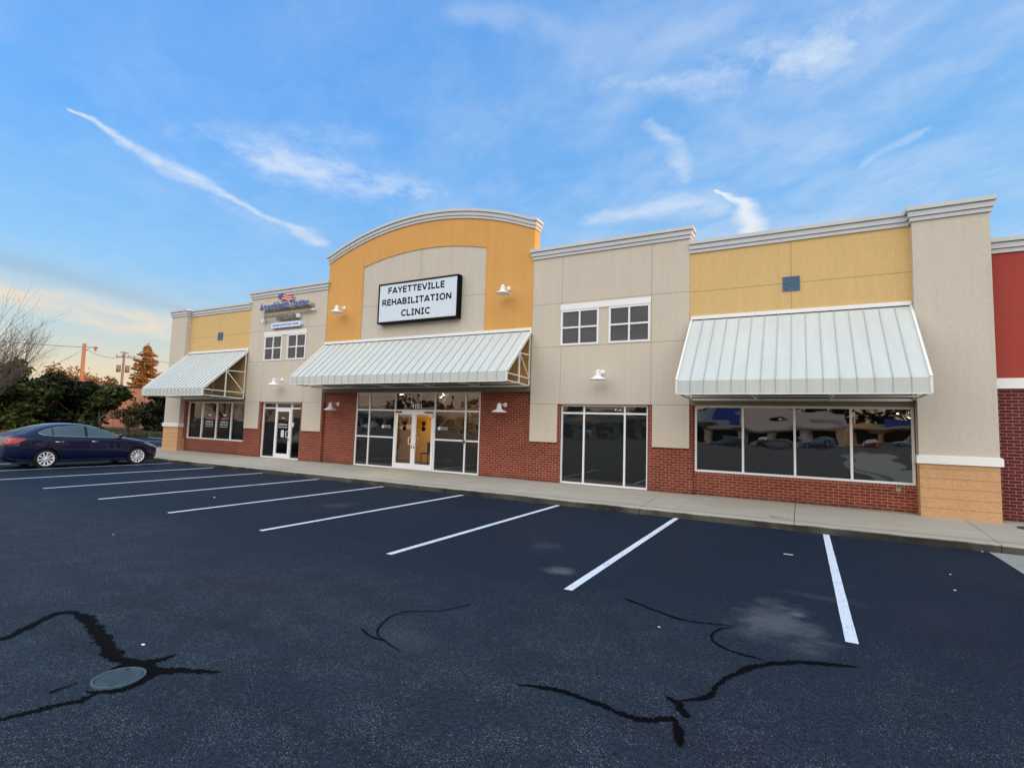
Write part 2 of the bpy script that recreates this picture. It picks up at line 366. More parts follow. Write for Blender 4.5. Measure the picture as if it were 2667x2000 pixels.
def paint():
    m, t, b, gg = new_mat('line_paint'); P, N = pos(gg)
    n, _ = gg.noise(P, 45, 4, .8); big, _ = gg.noise(P, 2.5, 4, .6)
    wear = gg.m('MULTIPLY', gg.smooth(gg.m('ADD', gg.m('MULTIPLY', n, .7), gg.m('MULTIPLY', big, .3)), .50, .64), .75)
    c = gg.mix(wear, gg.v('SCALE', (.66, .72, .78), scale=gg.m('MULTIPLY_ADD', big, .3, .85)), (.10, .12, .15, 1))
    t.links.new(c, b.inputs['Base Color']); b.inputs['Roughness'].default_value = .7
    bump(gg, b, n, .4, .004)
    return m
MAT['paint'] = paint()
MAT['tar'] = simple('crack_sealant', (.0035, .004, .005), .75, var=.6, scale=25, bs=1.0, bscale=60, spec=.15)
def tar():
    m, t, b, gg = new_mat('crack_sealant'); P, N = pos(gg)
    n, _ = gg.noise(P, 75, 3, .7); n2_, _ = gg.noise(P, 16, 3, .6)
    b.inputs['Base Color'].default_value = (.0012, .0014, .002, 1); b.inputs['Roughness'].default_value = .8; b.inputs['Specular IOR Level'].default_value = .06
    t.links.new(gg.smooth(gg.m('MULTIPLY_ADD', n2_, .8, n), .62, .74), b.inputs['Alpha'])
    bump(gg, b, n, 1.0, .01); return m
MAT['tar'] = tar()
MAT['iron'] = simple('cast_iron', (.030, .050, .062), .55, var=.35, scale=20, bs=.4, bscale=40)
MAT['iron2'] = simple('cast_iron_ring', (.050, .080, .092), .5, var=.3, scale=20)
def glass(name, tint, refl=1.0, wavy=0.0, base=(.02, .02, .02), ws=.8, body=.5, ior=1.52):
    """tinted pane: partly see-through, partly dark film, mirror coat on top"""
    m, t, b, gg = new_mat(name)
    t.nodes.remove(b)
    out = t.nodes['Material Output']
    P, N = pos(gg)
    tr = t.nodes.new('ShaderNodeBsdfTransparent'); tr.inputs[0].default_value = (*tint, 1)
    df = t.nodes.new('ShaderNodeBsdfDiffuse'); df.inputs[0].default_value = (*base, 1)
    gl = t.nodes.new('ShaderNodeBsdfGlossy'); gl.inputs['Roughness'].default_value = .015; gl.inputs[0].default_value = (1, .98, .95, 1)
    fr = t.nodes.new('ShaderNodeFresnel'); fr.inputs['IOR'].default_value = ior
    x, y, z = gg.xyz(P)
    wv = gg.comb(gg.m('MULTIPLY', x, 1.0), gg.m('MULTIPLY', y, 1.0), gg.m('MULTIPLY', z, 2.2))
    n, _ = gg.noise(wv, ws, 2, .4)
    bp = t.nodes.new('ShaderNodeBump'); bp.inputs['Strength'].default_value = 1.0; bp.inputs['Distance'].default_value = wavy
    t.links.new(n, bp.inputs['Height'])
    if wavy: t.links.new(bp.outputs[0], gl.inputs['Normal'])
    s1 = t.nodes.new('ShaderNodeMixShader'); s1.inputs[0].default_value = body
    t.links.new(tr.outputs[0], s1.inputs[1]); t.links.new(df.outputs[0], s1.inputs[2])
    s2 = t.nodes.new('ShaderNodeMixShader')
    t.links.new(gg.m('MULTIPLY', fr.outputs[0], refl, clamp=True), s2.inputs[0])
    t.links.new(s1.outputs[0], s2.inputs[1]); t.links.new(gl.outputs[0], s2.inputs[2])
    t.links.new(s2.outputs[0], out.inputs[0])
    return m
MAT['gdark'] = glass('tinted_glass', (.35, .36, .34), 2.2, .004, (.024, .028, .026), .9, .55)
MAT['gwave'] = glass('wavy_glass', (.35, .36, .34), 4.2, .009, (.011, .011, .009), .55, .55)
MAT['gtrans'] = glass('transom_glass', (.3, .28, .26), 2.6, .004, (.03, .025, .02), .9, .55)
MAT['gdoor'] = glass('door_glass', (.92, .92, .9), 1.1, .002, (.02, .02, .02), .9, .04)
MAT['gclear'] = glass('shop_glass', (.8, .8, .78), 1.4, .006, (.02, .02, .02), .9, .12)
MAT['gup'] = glass('upper_glass', (.3, .3, .3), 1.0, .002, (.05, .058, .066), .9, .92)
MAT['room'] = simple('interior_wall', (.24, .20, .15), .9)
MAT['roomd'] = simple('dark_interior', (.05, .045, .04), .9)
MAT['roomy'] = simple('yellow_interior', (.60, .33, .012), .8, var=.15)
MAT['wood'] = simple('warm_wood', (.30, .13, .05), .6, var=.3)

# ------------------------------------------------------------------ mesh helpers
class MB:
    def __init__(s): s.v = []; s.f = []; s.sm = []
    def face(s, pts, smooth=False):
        i = len(s.v); s.v += [tuple(p) for p in pts]; s.f.append(tuple(range(i, i+len(pts)))); s.sm.append(smooth)
    def box(s, x0, x1, y0, y1, z0, z1):
        i = len(s.v)
        s.v += [(x, y, z) for z in (z0, z1) for y in (y0, y1) for x in (x0, x1)]
        for q in ((0,2,3,1), (4,5,7,6), (0,1,5,4), (2,6,7,3), (0,4,6,2), (1,3,7,5)):
            s.f.append(tuple(i+k for k in q)); s.sm.append(False)
        return s
    def prism(s, poly, y0, y1):
        """poly: list of (x, z) counterclockwise seen from -Y; extruded along Y"""
        n = len(poly); i = len(s.v)
        s.v += [(x, y0, z) for x, z in poly] + [(x, y1, z) for x, z in poly]
        s.f.append(tuple(i+k for k in range(n))); s.sm.append(False)
        s.f.append(tuple(i+n+k for k in reversed(range(n)))); s.sm.append(False)
        for k in range(n):
            k2 = (k+1) % n; s.f.append((i+k2, i+k, i+n+k, i+n+k2)); s.sm.append(False)
        return s
    def columns(s, xs, lo, hi, y0, y1):
        a = [(x, lo(x)) for x in xs]; b = [(x, hi(x)) for x in reversed(xs)]
        i = len(s.v); n = len(xs)
        for y in (y0, y1):
            s.v += [(x, y, lo(x)) for x in xs] + [(x, y, hi(x)) for x in xs]
        F, B = i, i+2*n
        def q(*t): s.f.append(t); s.sm.append(False)
        for k in range(n-1):
            q(F+k, F+k+1, F+n+k+1, F+n+k); q(B+k+1, B+k, B+n+k, B+n+k+1)
            q(F+n+k, F+n+k+1, B+n+k+1, B+n+k); q(F+k+1, F+k, B+k, B+k+1)
        q(F, F+n, B+n, B); q(F+n-1, B+n-1, B+2*n-1, F+2*n-1)
        return s
    def tube(s, a, b, r, n=8, r2=None, caps=True, square=False):
        a = Vector(a); b = Vector(b); d = (b-a)
        if d.length < 1e-6: return s
        d.normalize()
        if square: n = 4
        u = d.cross(Vector((0, 0, 1)))
        if u.length < .01: u = d.cross(Vector((1, 0, 0)))
        u.normalize(); w = d.cross(u); r2 = r if r2 is None else r2
        i = len(s.v); off = math.pi/4 if square else 0; sc = 1.414 if square else 1
        for p, rr in ((a, r*sc), (b, r2*sc)):
            for k in range(n):
                t = 2*math.pi*k/n+off; s.v.append(tuple(p+u*math.cos(t)*rr+w*math.sin(t)*rr))
        for k in range(n):
            k2 = (k+1) % n; s.f.append((i+k, i+k2, i+n+k2, i+n+k)); s.sm.append(not square)
        if caps:
            s.f.append(tuple(i+k for k in reversed(range(n)))); s.sm.append(False)
            s.f.append(tuple(i+n+k for k in range(n))); s.sm.append(False)
        return s
    def lathe(s, prof, c=(0, 0, 0), n=24, axis='z', smooth=True):
        i = len(s.v); m = len(prof)
        for k in range(n):
            t = 2*math.pi*k/n
            for r, h in prof:
                p = (r*math.cos(t), r*math.sin(t), h)
                if axis == 'x': p = (h, r*math.cos(t), r*math.sin(t))
                if axis == 'y': p = (r*math.cos(t), h, -r*math.sin(t))
                s.v.append((c[0]+p[0], c[1]+p[1], c[2]+p[2]))
        for k in range(n):
            k2 = (k+1) % n
            for j in range(m-1):
                s.f.append((i+k*m+j, i+k2*m+j, i+k2*m+j+1, i+k*m+j+1)); s.sm.append(smooth)
        return s
    def ball(s, c, r, n=12, sq=(1, 1, 1)):
        prof = [(r*math.sin(math.pi*j/8), -r*math.cos(math.pi*j/8)) for j in range(9)]
        i = len(s.v); s.lathe(prof, (0, 0, 0), n)
        for k in range(i, len(s.v)):
            x, y, z = s.v[k]; s.v[k] = (c[0]+x*sq[0], c[1]+y*sq[1], c[2]+z*sq[2])
        return s
    def build(s, name, mat, parent=None, world=True, mats=None):
        me = bpy.data.meshes.new(name)
        off = Vector((0, 0, 0))
        if parent is not None and world:
            p = parent
            while p is not None: off += Vector(p.location); p = p.parent
        me.from_pydata([(x-off.x, y-off.y, z-off.z) for x, y, z in s.v], [], s.f)
        me.polygons.foreach_set('use_smooth', s.sm)
        me.materials.append(MAT[mat] if isinstance(mat, str) else mat)
        me.update()
        o = bpy.data.objects.new(name, me); COL.objects.link(o)
        if parent is not None: o.parent = parent
        return o
def root(name, label, cat, loc=(0, 0, 0), group=None):
    o = bpy.data.objects.new(name, None); COL.objects.link(o); o.location = loc; o.empty_display_size = .2
    tag(o, label, cat, group); return o
def tag(o, label=None, cat=None, group=None, kind=None):
    if label: o['label'] = label
    if cat: o['category'] = cat
    if group: o['group'] = group
    if kind: o['kind'] = kind
    return o
def struct(o): o['kind'] = 'structure'; return o
def copy_tree(o, parent=None):
    c = o.copy(); COL.objects.link(c); c.parent = parent
    for ch in [k for k in bpy.data.objects if k.parent == o]: copy_tree(ch, c)
    return c
FONT = None
def text_mb(s, x0, x1, z0, z1, y, depth=.004, bold=0.0, sp=1.0):
    """lettering as a mesh, fitted exactly into the rectangle, standing off the wall"""
    cu = bpy.data.curves.new('lettering', 'FONT'); cu.body = s; cu.extrude = .5; cu.offset = bold; cu.space_character = sp
    cu.resolution_u = 3
    o = bpy.data.objects.new('tmp_lettering', cu); COL.objects.link(o)
    dg = bpy.context.evaluated_depsgraph_get(); dg.update()
    me = bpy.data.meshes.new_from_object(o.evaluated_get(dg))
    xs = [v.co.x for v in me.vertices]; ys = [v.co.y for v in me.vertices]; zs = [v.co.z for v in me.vertices]
    ax, bx, ay, by, az, bz = min(xs), max(xs), min(ys), max(ys), min(zs), max(zs)
    mb = MB()
    for v in me.vertices:
        mb.v.append((x0+(v.co.x-ax)/(bx-ax)*(x1-x0), y-(v.co.z-az)/(bz-az)*depth, z0+(v.co.y-ay)/(by-ay)*(z1-z0)))
    for p in me.polygons: mb.f.append(tuple(p.vertices)); mb.sm.append(False)
    bpy.data.objects.remove(o); bpy.data.curves.remove(cu); bpy.data.meshes.remove(me)
    return mb

# ------------------------------------------------------------------ ground
ZG = .256; KY = -2.37; KZ = .141
mb = MB()
mb.face([(-600, -600, 0), (600, -600, 0), (600, 600, 0), (-600, 600, 0)])
struct(mb.build('parking_lot', 'asphalt'))
# sidewalk: slab that falls from the wall to the kerb, tooled joints, left end return
mb = MB()
def walk(x0, x1):
    y0, y1 = KY, 1.0
    zt = lambda y: KZ+(ZG-KZ)*min(1, (y-KY)/2.45)
    P = [(x0, y0), (x1, y0)]
    r = .02
    prof = [(y0+.012, -.05), (y0, KZ-.03), (y0+.008, KZ-.008), (y0+.03, KZ), (y0+.17, zt(y0+.17)), (.08, ZG), (1.0, ZG+.001)]
    for (ya, za), (yb, zb) in zip(prof, prof[1:]):
        mb.face([(x0, ya, za), (x1, ya, za), (x1, yb, zb), (x0, yb, zb)])
    for x, fl in ((x0, 1), (x1, 0)):
        pts = [(x, y, z) for y, z in prof]+[(x, 1.0, -.05)]
        mb.face(pts if fl else pts[::-1])
jn = [-28.9, -27.1, -24.05, -21.0, -17.95, -14.9, -11.85, -8.8, -6.65, -3.54, -.53, 2.5, 5.5, 9, 12.5, 16, 20, 40, 90]
for a, b in zip(jn, jn[1:]): walk(a+.006, b-.006)
struct(mb.build('sidewalk', 'conc'))
mb = MB(); mb.face([(-28.9, KY+.02, KZ-.03), (90, KY+.02, KZ-.03), (90, .08, ZG-.03), (-28.9, .08, ZG-.03)])
struct(mb.build('sidewalk_joints', 'joint'))
# concrete gutter apron and island kerb on the right
mb = MB()
mb.face([(2.33, -40, .004), (3.3, -40, .004), (3.3, KY-.005, .006), (2.33, KY-.005, .006)])
struct(mb.build('gutter', 'gutterc'))
mb = MB()
arc = [(2.78+.55*(1-math.cos(t)), -2.52-.55+.55*math.sin(t)) for t in [math.pi/2*k/6 for k in range(7)]]
pts = [(2.78, -40)]+arc+[(6, -2.52), (6, -40)]
for (xa, ya), (xb, yb) in zip(pts, pts[1:]+pts[:1]):
    mb.face([(xa, ya, 0), (xb, yb, 0), (xb, yb, .125), (xa, ya, .125)][::-1])
mb.face([(x, y, .125) for x, y in pts][::-1])
struct(mb.build('traffic_island', 'gutterc'))
# parking lines
for k in range(11):
    x = -2.7432*k; rnd = random.Random(k)
    mb = MB(); w = .051; n = 26
    y0, y1 = -8.31+rnd.uniform(-.03, .03), -2.40+rnd.uniform(-.03, .02)
    for j in range(n):
        a = y0+(y1-y0)*j/n; b = y0+(y1-y0)*(j+1)/n
        o = lambda yy, sd: .004*mnoise.noise(Vector((x, yy*3, sd)))
        mb.face([(x-w+o(a, 1), a, .004), (x+w+o(a, 5), a, .004), (x+w+o(b, 5), b, .004), (x-w+o(b, 1), b, .004)])
    struct(mb.build('parking_line', 'paint'))
for (a, b) in (((-59.9, 13.2), (-56.5, 13.8)), ((-47.85, 9.6), (-43.5, 9.0)), ((-41.15, 6.13), (-38.6, 6.9)), ((-52.0, 8.6), (-39.0, 4.2)), ((-56, 6.5), (-50, 5.5)), ((-49.5, 14.0), (-44.5, 13.5))):
    a = Vector((*a, 0)); b = Vector((*b, 0)); d = (b-a).normalized(); nrm = Vector((-d.y, d.x, 0))*.07
    mb = MB(); mb.face([tuple(p+Vector((0, 0, .004))) for p in (a-nrm, b-nrm, b+nrm, a+nrm)])
    struct(mb.build('far_parking_line', 'paint'))
# crack sealant ribbons
def crack(pts, w0, w1, seed, z=.0045):
    rnd = random.Random(seed); mb = MB(); P = []
    pts = [Vector((x, y, 0)) for x, y in pts]
    for i in range(len(pts)-1):
        p0 = pts[max(i-1, 0)]; p1 = pts[i]; p2 = pts[i+1]; p3 = pts[min(i+2, len(pts)-1)]
        n = max(3, int((p2-p1).length/.011))
        for k in range(n):
            t = k/n
            P.append(.5*((2*p1)+(p2-p0)*t+(2*p0-5*p1+4*p2-p3)*t*t+(3*p1-p0-3*p2+p3)*t*t*t))
    P.append(pts[-1]); L = []
    for i, p in enumerate(P):
        d = (P[min(i+1, len(P)-1)]-P[max(i-1, 0)]).normalized(); nr = Vector((-d.y, d.x, 0)); t = i/(len(P)-1)
        w = (w0+(w1-w0)*t)*(.75+.6*mnoise.noise(p*7+Vector((seed, 0, 0)))+rnd.uniform(-.42, .42))*min(1, .25+6*min(t, 1-t))
        w2 = (w0+(w1-w0)*t)*(.75+.6*mnoise.noise(p*7+Vector((seed+9, 0, 0)))+rnd.uniform(-.42, .42))*min(1, .25+6*min(t, 1-t))
        L.append((p+nr*max(w*1.5, .004), p-nr*max(w2*1.5, .004)))
    for (a, b), (c, d) in zip(L, L[1:]):
        mb.face([(a.x, a.y, z), (b.x, b.y, z), (d.x, d.y, z), (c.x, c.y, z)])
    struct(mb.build('crack_sealant', 'tar'))
CR = [([(-4.80,-11.98),(-4.72,-11.86),(-4.58,-11.82),(-4.45,-11.88),(-4.40,-12.02),(-4.45,-12.16),(-4.58,-12.23)], .035, .02, 13), ([(-6.30,-12.45),(-6.09,-12.198),(-6.183,-12.016),(-6.372,-11.783),(-6.394,-11.668),(-6.253,-11.611),(-5.98,-11.645),(-5.75,-11.69),(-5.45,-11.76),(-5.10,-11.85),(-4.902,-11.87),(-4.78,-11.83)], .022, .055, 1),
      ([(-4.86,-11.86),(-4.735,-11.84),(-4.66,-11.74),(-4.65,-11.598)], .05, .014, 2),
      ([(-4.6,-11.93),(-4.45,-11.80),(-4.32,-11.72),(-4.09,-11.597)], .045, .010, 3),
      ([(-4.66,-12.9),(-4.596,-12.649),(-4.54,-12.437),(-4.465,-12.30),(-4.50,-12.19)], .010, .03, 4),
      ([(-4.745,-12.364),(-4.751,-12.202)], .009, .007, 5),
      ([(-2.192,-10.593),(-1.942,-10.515),(-1.625,-10.526),(-1.402,-10.566),(-1.235,-10.54),(-1.135,-10.451),(-1.07,-10.536),(-1.019,-10.734)], .014, .026, 6),
      ([(-1.224,-10.183),(-1.142,-10.235),(-1.041,-10.378)], .020, .024, 7),
      ([(-1.136,-10.202),(-1.073,-10.132),(-.967,-10.004),(-.924,-9.748),(-.772,-9.395),(-.58,-9.152),(-.377,-9.0),(0,-8.858)], .018, .022, 8),
      ([(-.65,-9.136),(-.9,-9.104),(-1.069,-8.981),(-1.117,-8.81),(-1.068,-8.615),(-.949,-8.479)], .010, .007, 9),
      ([(-2.109,-8.252),(-1.761,-8.43),(-1.39,-8.568),(-.951,-8.452)], .015, .008, 10),
      ([(-3.384,-9.349),(-3.539,-9.699),(-3.785,-9.896),(-3.825,-10.117),(-3.682,-10.424),(-3.494,-10.54),(-3.242,-10.626)], .008, .006, 11),
      ([(-3.852,-10.448),(-3.66,-10.532),(-3.494,-10.54)], .012, .008, 12)]
for i, c in enumerate(CR): crack(*c, z=.0045+.0004*i)
# manhole
mh = root('manhole_cover', 'round cast iron manhole cover set in dark sealed asphalt at lower left', 'manhole cover', (-4.592, -12.02, 0))
mb = MB(); mb.lathe([(.160, .0), (.160, .012), (.143, .014), (.141, .009)], (-4.592, -12.025, 0), 48, smooth=False); mb.build('rim', 'iron2', mh)
mb = MB(); mb.lathe([(.138, .007), (.136, .013), (.121, .013), (.119, .010), (.0, .010)], (-4.592, -12.025, 0), 48, smooth=False)
for k in range(9):
    for j in range(9):
        x, y = -.10+.025*k, -.10+.025*j
        if x*x+y*y < .0095: mb.box(-4.592+x-.007, -4.592+x+.007, -12.025+y-.007, -12.025+y+.007, .009, .0115)
mb.build('lid', 'iron', mh)
for a in (2.35, 5.5):
    mb = MB(); mb.ball((-4.592+.128*math.cos(a), -12.025+.128*math.sin(a), .0125), .017, 10, (1.3, 1, .2)); mb.build('pick_hole', 'dark', mh)
# small litter bits
bits = [(-5.045, -11.648, .013, 'white scrap of litter on the asphalt just above the small manhole cover'), (-9.65, -9.82, .010, 'tiny white scrap on the open asphalt in front of the left stall lines'),
        (-1.576, -8.896, .008, 'tiny white scrap between the two nearest parking lines'), (2.239, -2.014-.4, .014, 'white pebble by the kerb near the concrete gutter'),
        (-12.229, -6.65, .022, 'white scrap lying in a stall before the entrance'), (1.393, -4.645, .010, 'tiny white scrap on the dark asphalt right of the nearest line'), (1.255, -5.59, .011, 'tiny pale scrap far right on the dark asphalt')]
for i, (x, y, r, lb) in enumerate(bits):
    rnd = random.Random(i); mb = MB(); mb.ball((x, y, .006), r, 7, (rnd.uniform(.8, 1.8), 1, .4))
    tag(mb.build('litter_scrap', 'decal'), lb, 'litter', 'white scraps on the asphalt')
mb = MB(); mb.box(-.645, -.515, -4.712, -4.700, .002, .009)
tag(mb.build('litter_stick', 'decal'), 'short pale stick lying on the asphalt left of the nearest line', 'litter')
mb = MB(); rnd = random.Random(5)
for k in range(7): mb.ball((-.95+.055*k, -1.93-.012*k+rnd.uniform(-.01, .01), .168), .026*(1-.09*k), 7, (1.4, .8, .5))
tag(mb.build('dead_leaf', 'wood'), 'curled brown dead leaf and stem on the sidewalk beside a joint', 'leaf')
# storm drain slot cover and leaf on the sidewalk
mb = MB(); mb.lathe([(.0, ZG-.012), (.17, ZG-.012), (.17, ZG-.03)], (3.35, -.55, 0), 20, smooth=False)
tag(mb.build('utility_cover', 'iron'), 'small dark round cover set in the sidewalk by the red building', 'utility cover')

# ------------------------------------------------------------------ the long shop building
XB1, XB2, XB3, XB4 = -21.19, -16.536, -7.534, -2.921
XP1, XP2, XP3, XP4 = 1.777, 3.068, -25.71, -26.95
B = root('shop_building', 'long one-storey shop building with beige, yellow and orange stucco over red brick', 'building', (-11.98, .1, ZG))
def wall_with_hole(mb, x0, x1, y0, y1, z0, z1, hx0, hx1, hz0, hz1):
    """slab with one rectangular opening, made of four butting pieces"""
    if hx0 > x0: mb.box(x0, hx0, y0, y1, z0, z1)
    if x1 > hx1: mb.box(hx1, x1, y0, y1, z0, z1)
    if hz1 < z1: mb.box(hx0, hx1, y0, y1, hz1, z1)
    if hz0 > z0: mb.box(hx0, hx1, y0, y1, z0, hz0)
def cornice(mb, x0, x1, yf, z0, left=False, right=False, depth=.34, back=None):
    """three stepped bands; a left/right flag wraps that end with the same projection"""
    for p, a, b in ((.035, 0, .088), (.065, .0955, .215), (.105, .2225, .315)):
        mb.box(x0-(p if left else 0), x1+(p if right else 0), yf-p, yf+depth, z0+a, z0+b)
    mb.box(x0-(.02 if left else 0), x1+(.02 if right else 0), yf-.02, yf+depth-.01, z0+.001, z0+.30)
WB = .12
# two beige bays
for (b1, b2, h0, h1, k1, k2, bx0, bx1, win) in ((XB3, XB4, -6.644, -3.873, -7.62, -2.835, -6.56, -4.0, ((-6.584, -5.411), (-5.116, -3.947))),
                                              (XB1, XB2, -20.264, -17.6, -21.25, -16.46, -20.14, -17.72, ((-20.176, -19.057), (-18.723, -17.616)))):
    mb = MB()
    # outer stucco skin: legs, lintel zone and everything above around two window openings
    ZB, ZD, ZT = 1.416, 2.535, 6.956; wt, wb_ = 5.301, 4.257
    (a0, a1), (c0, c1) = win
    mb.box(b1, h0, 0, .046, ZB, ZD); mb.box(h1, b2, 0, .046, ZB, ZD)
    mb.box(b1, b2, 0, .34, ZD, wb_)
    mb.box(b1, a0, 0, .34, wb_, wt); mb.box(a1, c0, 0, .34, wb_, wt); mb.box(c1, b2, 0, .34, wb_, wt)
    mb.box(b1, b2, 0, .34, wt, ZT)
    w = mb.build('stucco_bay', 'beige', B)
    mb = MB(); cornice(mb, b1, b2, 0, ZT, True, True); mb.build('cornice', 'trim', w)
    mb = MB(); mb.box(a0-.02, c1+.02, -.022, -.001, 5.305, 5.475); mb.build('window_header', 'trimw', w)
    for ka, kb in ((k1, bx0), (bx1, k2)):
        mb = MB(); mb.box(ka, kb, .047, .34, -.02, ZD-.002); mb.build('brick_pier', 'brick', B)
    mb = MB()
    for (x0, x1) in win:
        z0, z1 = wb_, wt; fy0, fy1 = -.012, .05; fw = .055; mm = MB()
        mm.box(x0, x0+fw, fy0, fy1, z0, z1); mm.box(x1-fw, x1, fy0, fy1, z0, z1)
        mm.box(x0+fw, x1-fw, fy0, fy1, z0, z0+fw); mm.box(x0+fw, x1-fw, fy0, fy1, z1-fw, z1)
        xm, zm = (x0+x1)/2, (z0+z1)/2
        mm.box(xm-.024, xm+.024, fy0+.004, fy1, z0+fw, z1-fw)
        mm.box(x0+fw, xm-.024, fy0+.004, fy1, zm-.024, zm+.024); mm.box(xm+.024, x1-fw, fy0+.004, fy1, zm-.024, zm+.024)
        wf = mm.build('upper_window', 'white', B)
        mm = MB(); mm.box(x0+.01, x1-.01, .030, .036, z0+.01, z1-.01); mm.build('pane', 'gup', wf)
# orange gable
def arc_fn(x0, x1, ze, za):
    c = (x0+x1)/2; h = (x1-x0)/2; s = za-ze; Rr = (h*h+s*s)/(2*s)
    return lambda x: za-Rr+math.sqrt(max(Rr*Rr-(x-c)**2, 0))
outer = arc_fn(XB2, XB3, 7.955, 8.90); inner = arc_fn(-14.70, -9.29, 7.615, 7.945)
G0, G1 = -14.70, -9.29; ZC = 2.93
def lin(a, b, n): return [a+(b-a)*k/n for k in range(n+1)]
mb = MB(); gy0, gy1 = .022, .36
mb.columns(lin(XB2, G0, 10), lambda x: ZC, outer, gy0, gy1)
mb.columns(lin(G0, G1, 26), inner, outer, gy0, gy1)
mb.columns(lin(G1, XB3, 10), lambda x: ZC, outer, gy0, gy1)
gable = mb.build('orange_gable_wall', 'orange', B)
mb = MB(); mb.columns(lin(G0, G1, 26), lambda x: ZC, inner, .045, gy1-.01); mb.build('beige_panel', 'panel', gable)
mb = MB()
for p, a, b in ((.035, 0, .088), (.065, .0955, .215), (.105, .2225, .315)):
    xs = lin(XB2-p, XB3+p, 36)
    mb.columns(xs, lambda x, a=a: outer(min(max(x, XB2), XB3))+a, lambda x, b=b: outer(min(max(x, XB2), XB3))+b, gy0-p, gy1+.02)
xs = lin(XB2-.02, XB3+.02, 36); mb.columns(xs, lambda x: outer(min(max(x, XB2), XB3))+.001, lambda x: outer(min(max(x, XB2), XB3))+.30, gy0-.02, gy1+.01)
mb.build('arched_cornice', 'trim', gable)
# yellow wings
for (x0, x1, l) in ((XB4, XP1, 0), (XP3, XB1, 1)):
    mb = MB(); mb.box(x0, x1, .018, .34, 2.53, 6.54); w = mb.build('yellow_wall', 'yellow', B)
    mb = MB()
    for p, a, b in ((.035, 0, .088), (.065, .0955, .215), (.105, .2225, .315)):
        xa = x0+(p if l else 0); xb = x1-(0 if l else p)
        mb.box(xa, xb, .018-p, .36, 6.54+a, 6.54+b)
    mb.box(x0+(.02 if l else 0), x1-(0 if l else .02), -.004, .35, 6.541, 6.84)
    mb.build('cornice', 'trim', w)
# pilasters
for (x0, x1) in ((XP1, XP2), (XP4, XP3)):
    mb = MB(); mb.box(x0, x1, -.19, .5, 1.5, 6.56); w = mb.build('pilaster', 'pil', B)
    mb = MB()
    for p, a, b in ((.035, 0, .088), (.065, .0955, .215), (.105, .2225, .315)):
        mb.box(x0-p, x1+p, -.19-p, .5, 6.54+a+.02, 6.54+b+.02)
    mb.box(x0-.02, x1+.02, -.21, .49, 6.561, 6.86)
    mb.build('cornice', 'trim', w)
    mb = MB(); mb.box(x0+.004, x1-.004, -.196, .5, -.02, 1.34); mb.build('stone_base', 'stone', w)
    mb = MB(); mb.box(x0-.045, x1+.045, -.24, .5, 1.342, 1.498); mb.box(x0-.03, x1+.03, -.225, .5, 1.499, 1.515); mb.build('trim_band', 'trimw', w)
# brick of the wings and of the centre
mb = MB()
mb.box(-2.834, XP1, WB, .34, -.02, .772)
mb.box(-2.834, -2.80, WB, .34, .8405, 2.529); mb.box(1.757, XP1, WB, .34, .8405, 2.529)
mb.build('brick_wall', 'brick', B)
mb = MB(); mb.box(-2.834, XP1, WB-.006, .34, .773, .84); mb.build('sill_course', 'soldier', B)
mb = MB()
mb.box(-25.705, -21.255, WB, .34, -.02, .772); mb.box(-25.705, -25.56, .03, .34, .8405, 2.529)
mb.build('brick_wall', 'brick', B)
mb = MB(); mb.box(-25.705, -21.255, WB-.006, .34, .773, .84); mb.build('sill_course', 'soldier', B)
mb = MB()
mb.box(-16.46, -14.845, .13, .36, -.02, ZC-.002); mb.build('brick_wall', 'brick', B); mb = MB(); mb.box(-9.38, -7.62, .13, .36, -.02, ZC-.002)
mb.build('brick_wall', 'brick', B)
MAT['band'] = simple('painted_wall_shade', (.20, .165, .10), .85, var=.2)  # awning shade on the wall, painted as dark strips
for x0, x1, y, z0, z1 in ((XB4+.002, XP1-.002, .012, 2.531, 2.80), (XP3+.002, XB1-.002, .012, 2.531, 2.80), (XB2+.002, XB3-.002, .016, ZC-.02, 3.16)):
    mb = MB(); mb.box(x0, x1, y, .0215 if y > .013 else .0175, z0, z1); mb.build('wall_shade_strip', 'band', B)
# roof deck, back and side walls
mb = MB()
mb.box(XP4+.02, XP2-.02, .5, 24, 6.2, 6.35)
mb.build('roof', 'roof', B)
mb = MB(); mb.box(XP4+.02, XP4+.3, .5, 24, -.02, 6.2); mb.box(XP2-.3, XP2-.02, .5, 24, -.02, 6.2); mb.box(XP4+.3, XP2-.3, 23.7, 24, -.02, 6.2)
mb.build('rear_wall', 'pil', B)
# dark linings behind the shop fronts (rooms)
def room(x0, x1, depth, zt, mat, name='interior_room', y0=.42):
    mb = MB()
    mb.face([(x0, y0+depth, ZG), (x1, y0+depth, ZG), (x1, y0+depth, zt), (x0, y0+depth, zt)])
    mb.face([(x0, y0, ZG), (x0, y0+depth, ZG), (x0, y0+depth, zt), (x0, y0, zt)])
    mb.face([(x1, y0+depth, ZG), (x1, y0, ZG), (x1, y0, zt), (x1, y0+depth, zt)])
    mb.face([(x0, y0, zt), (x0, y0+depth, zt), (x1, y0+depth, zt), (x1, y0, zt)])
    mb.face([(x0, y0-.2, ZG+.001), (x1, y0-.2, ZG+.001), (x1, y0+depth, ZG+.001), (x0, y0+depth, ZG+.001)])
    return mb.build(name, mat, B)
room(-2.9, 1.77, 6, 3.0, 'roomd'); room(-7.5, -2.95, 6, 3.0, 'roomd')
room(-21.15, -16.6, 5, 3.0, 'room'); room(-25.7, -21.2, 5, 3.0, 'room')
room(-16.5, -7.55, 7, 3.1, 'roomd')
# block light between wall skins
for xa, xb in ((XP3, XB1), (XB4, XP1)): mb = MB(); mb.box(xa, xb, .3405, .42, 2.60, 6.2); mb.build('backing_wall', 'roomd', B)

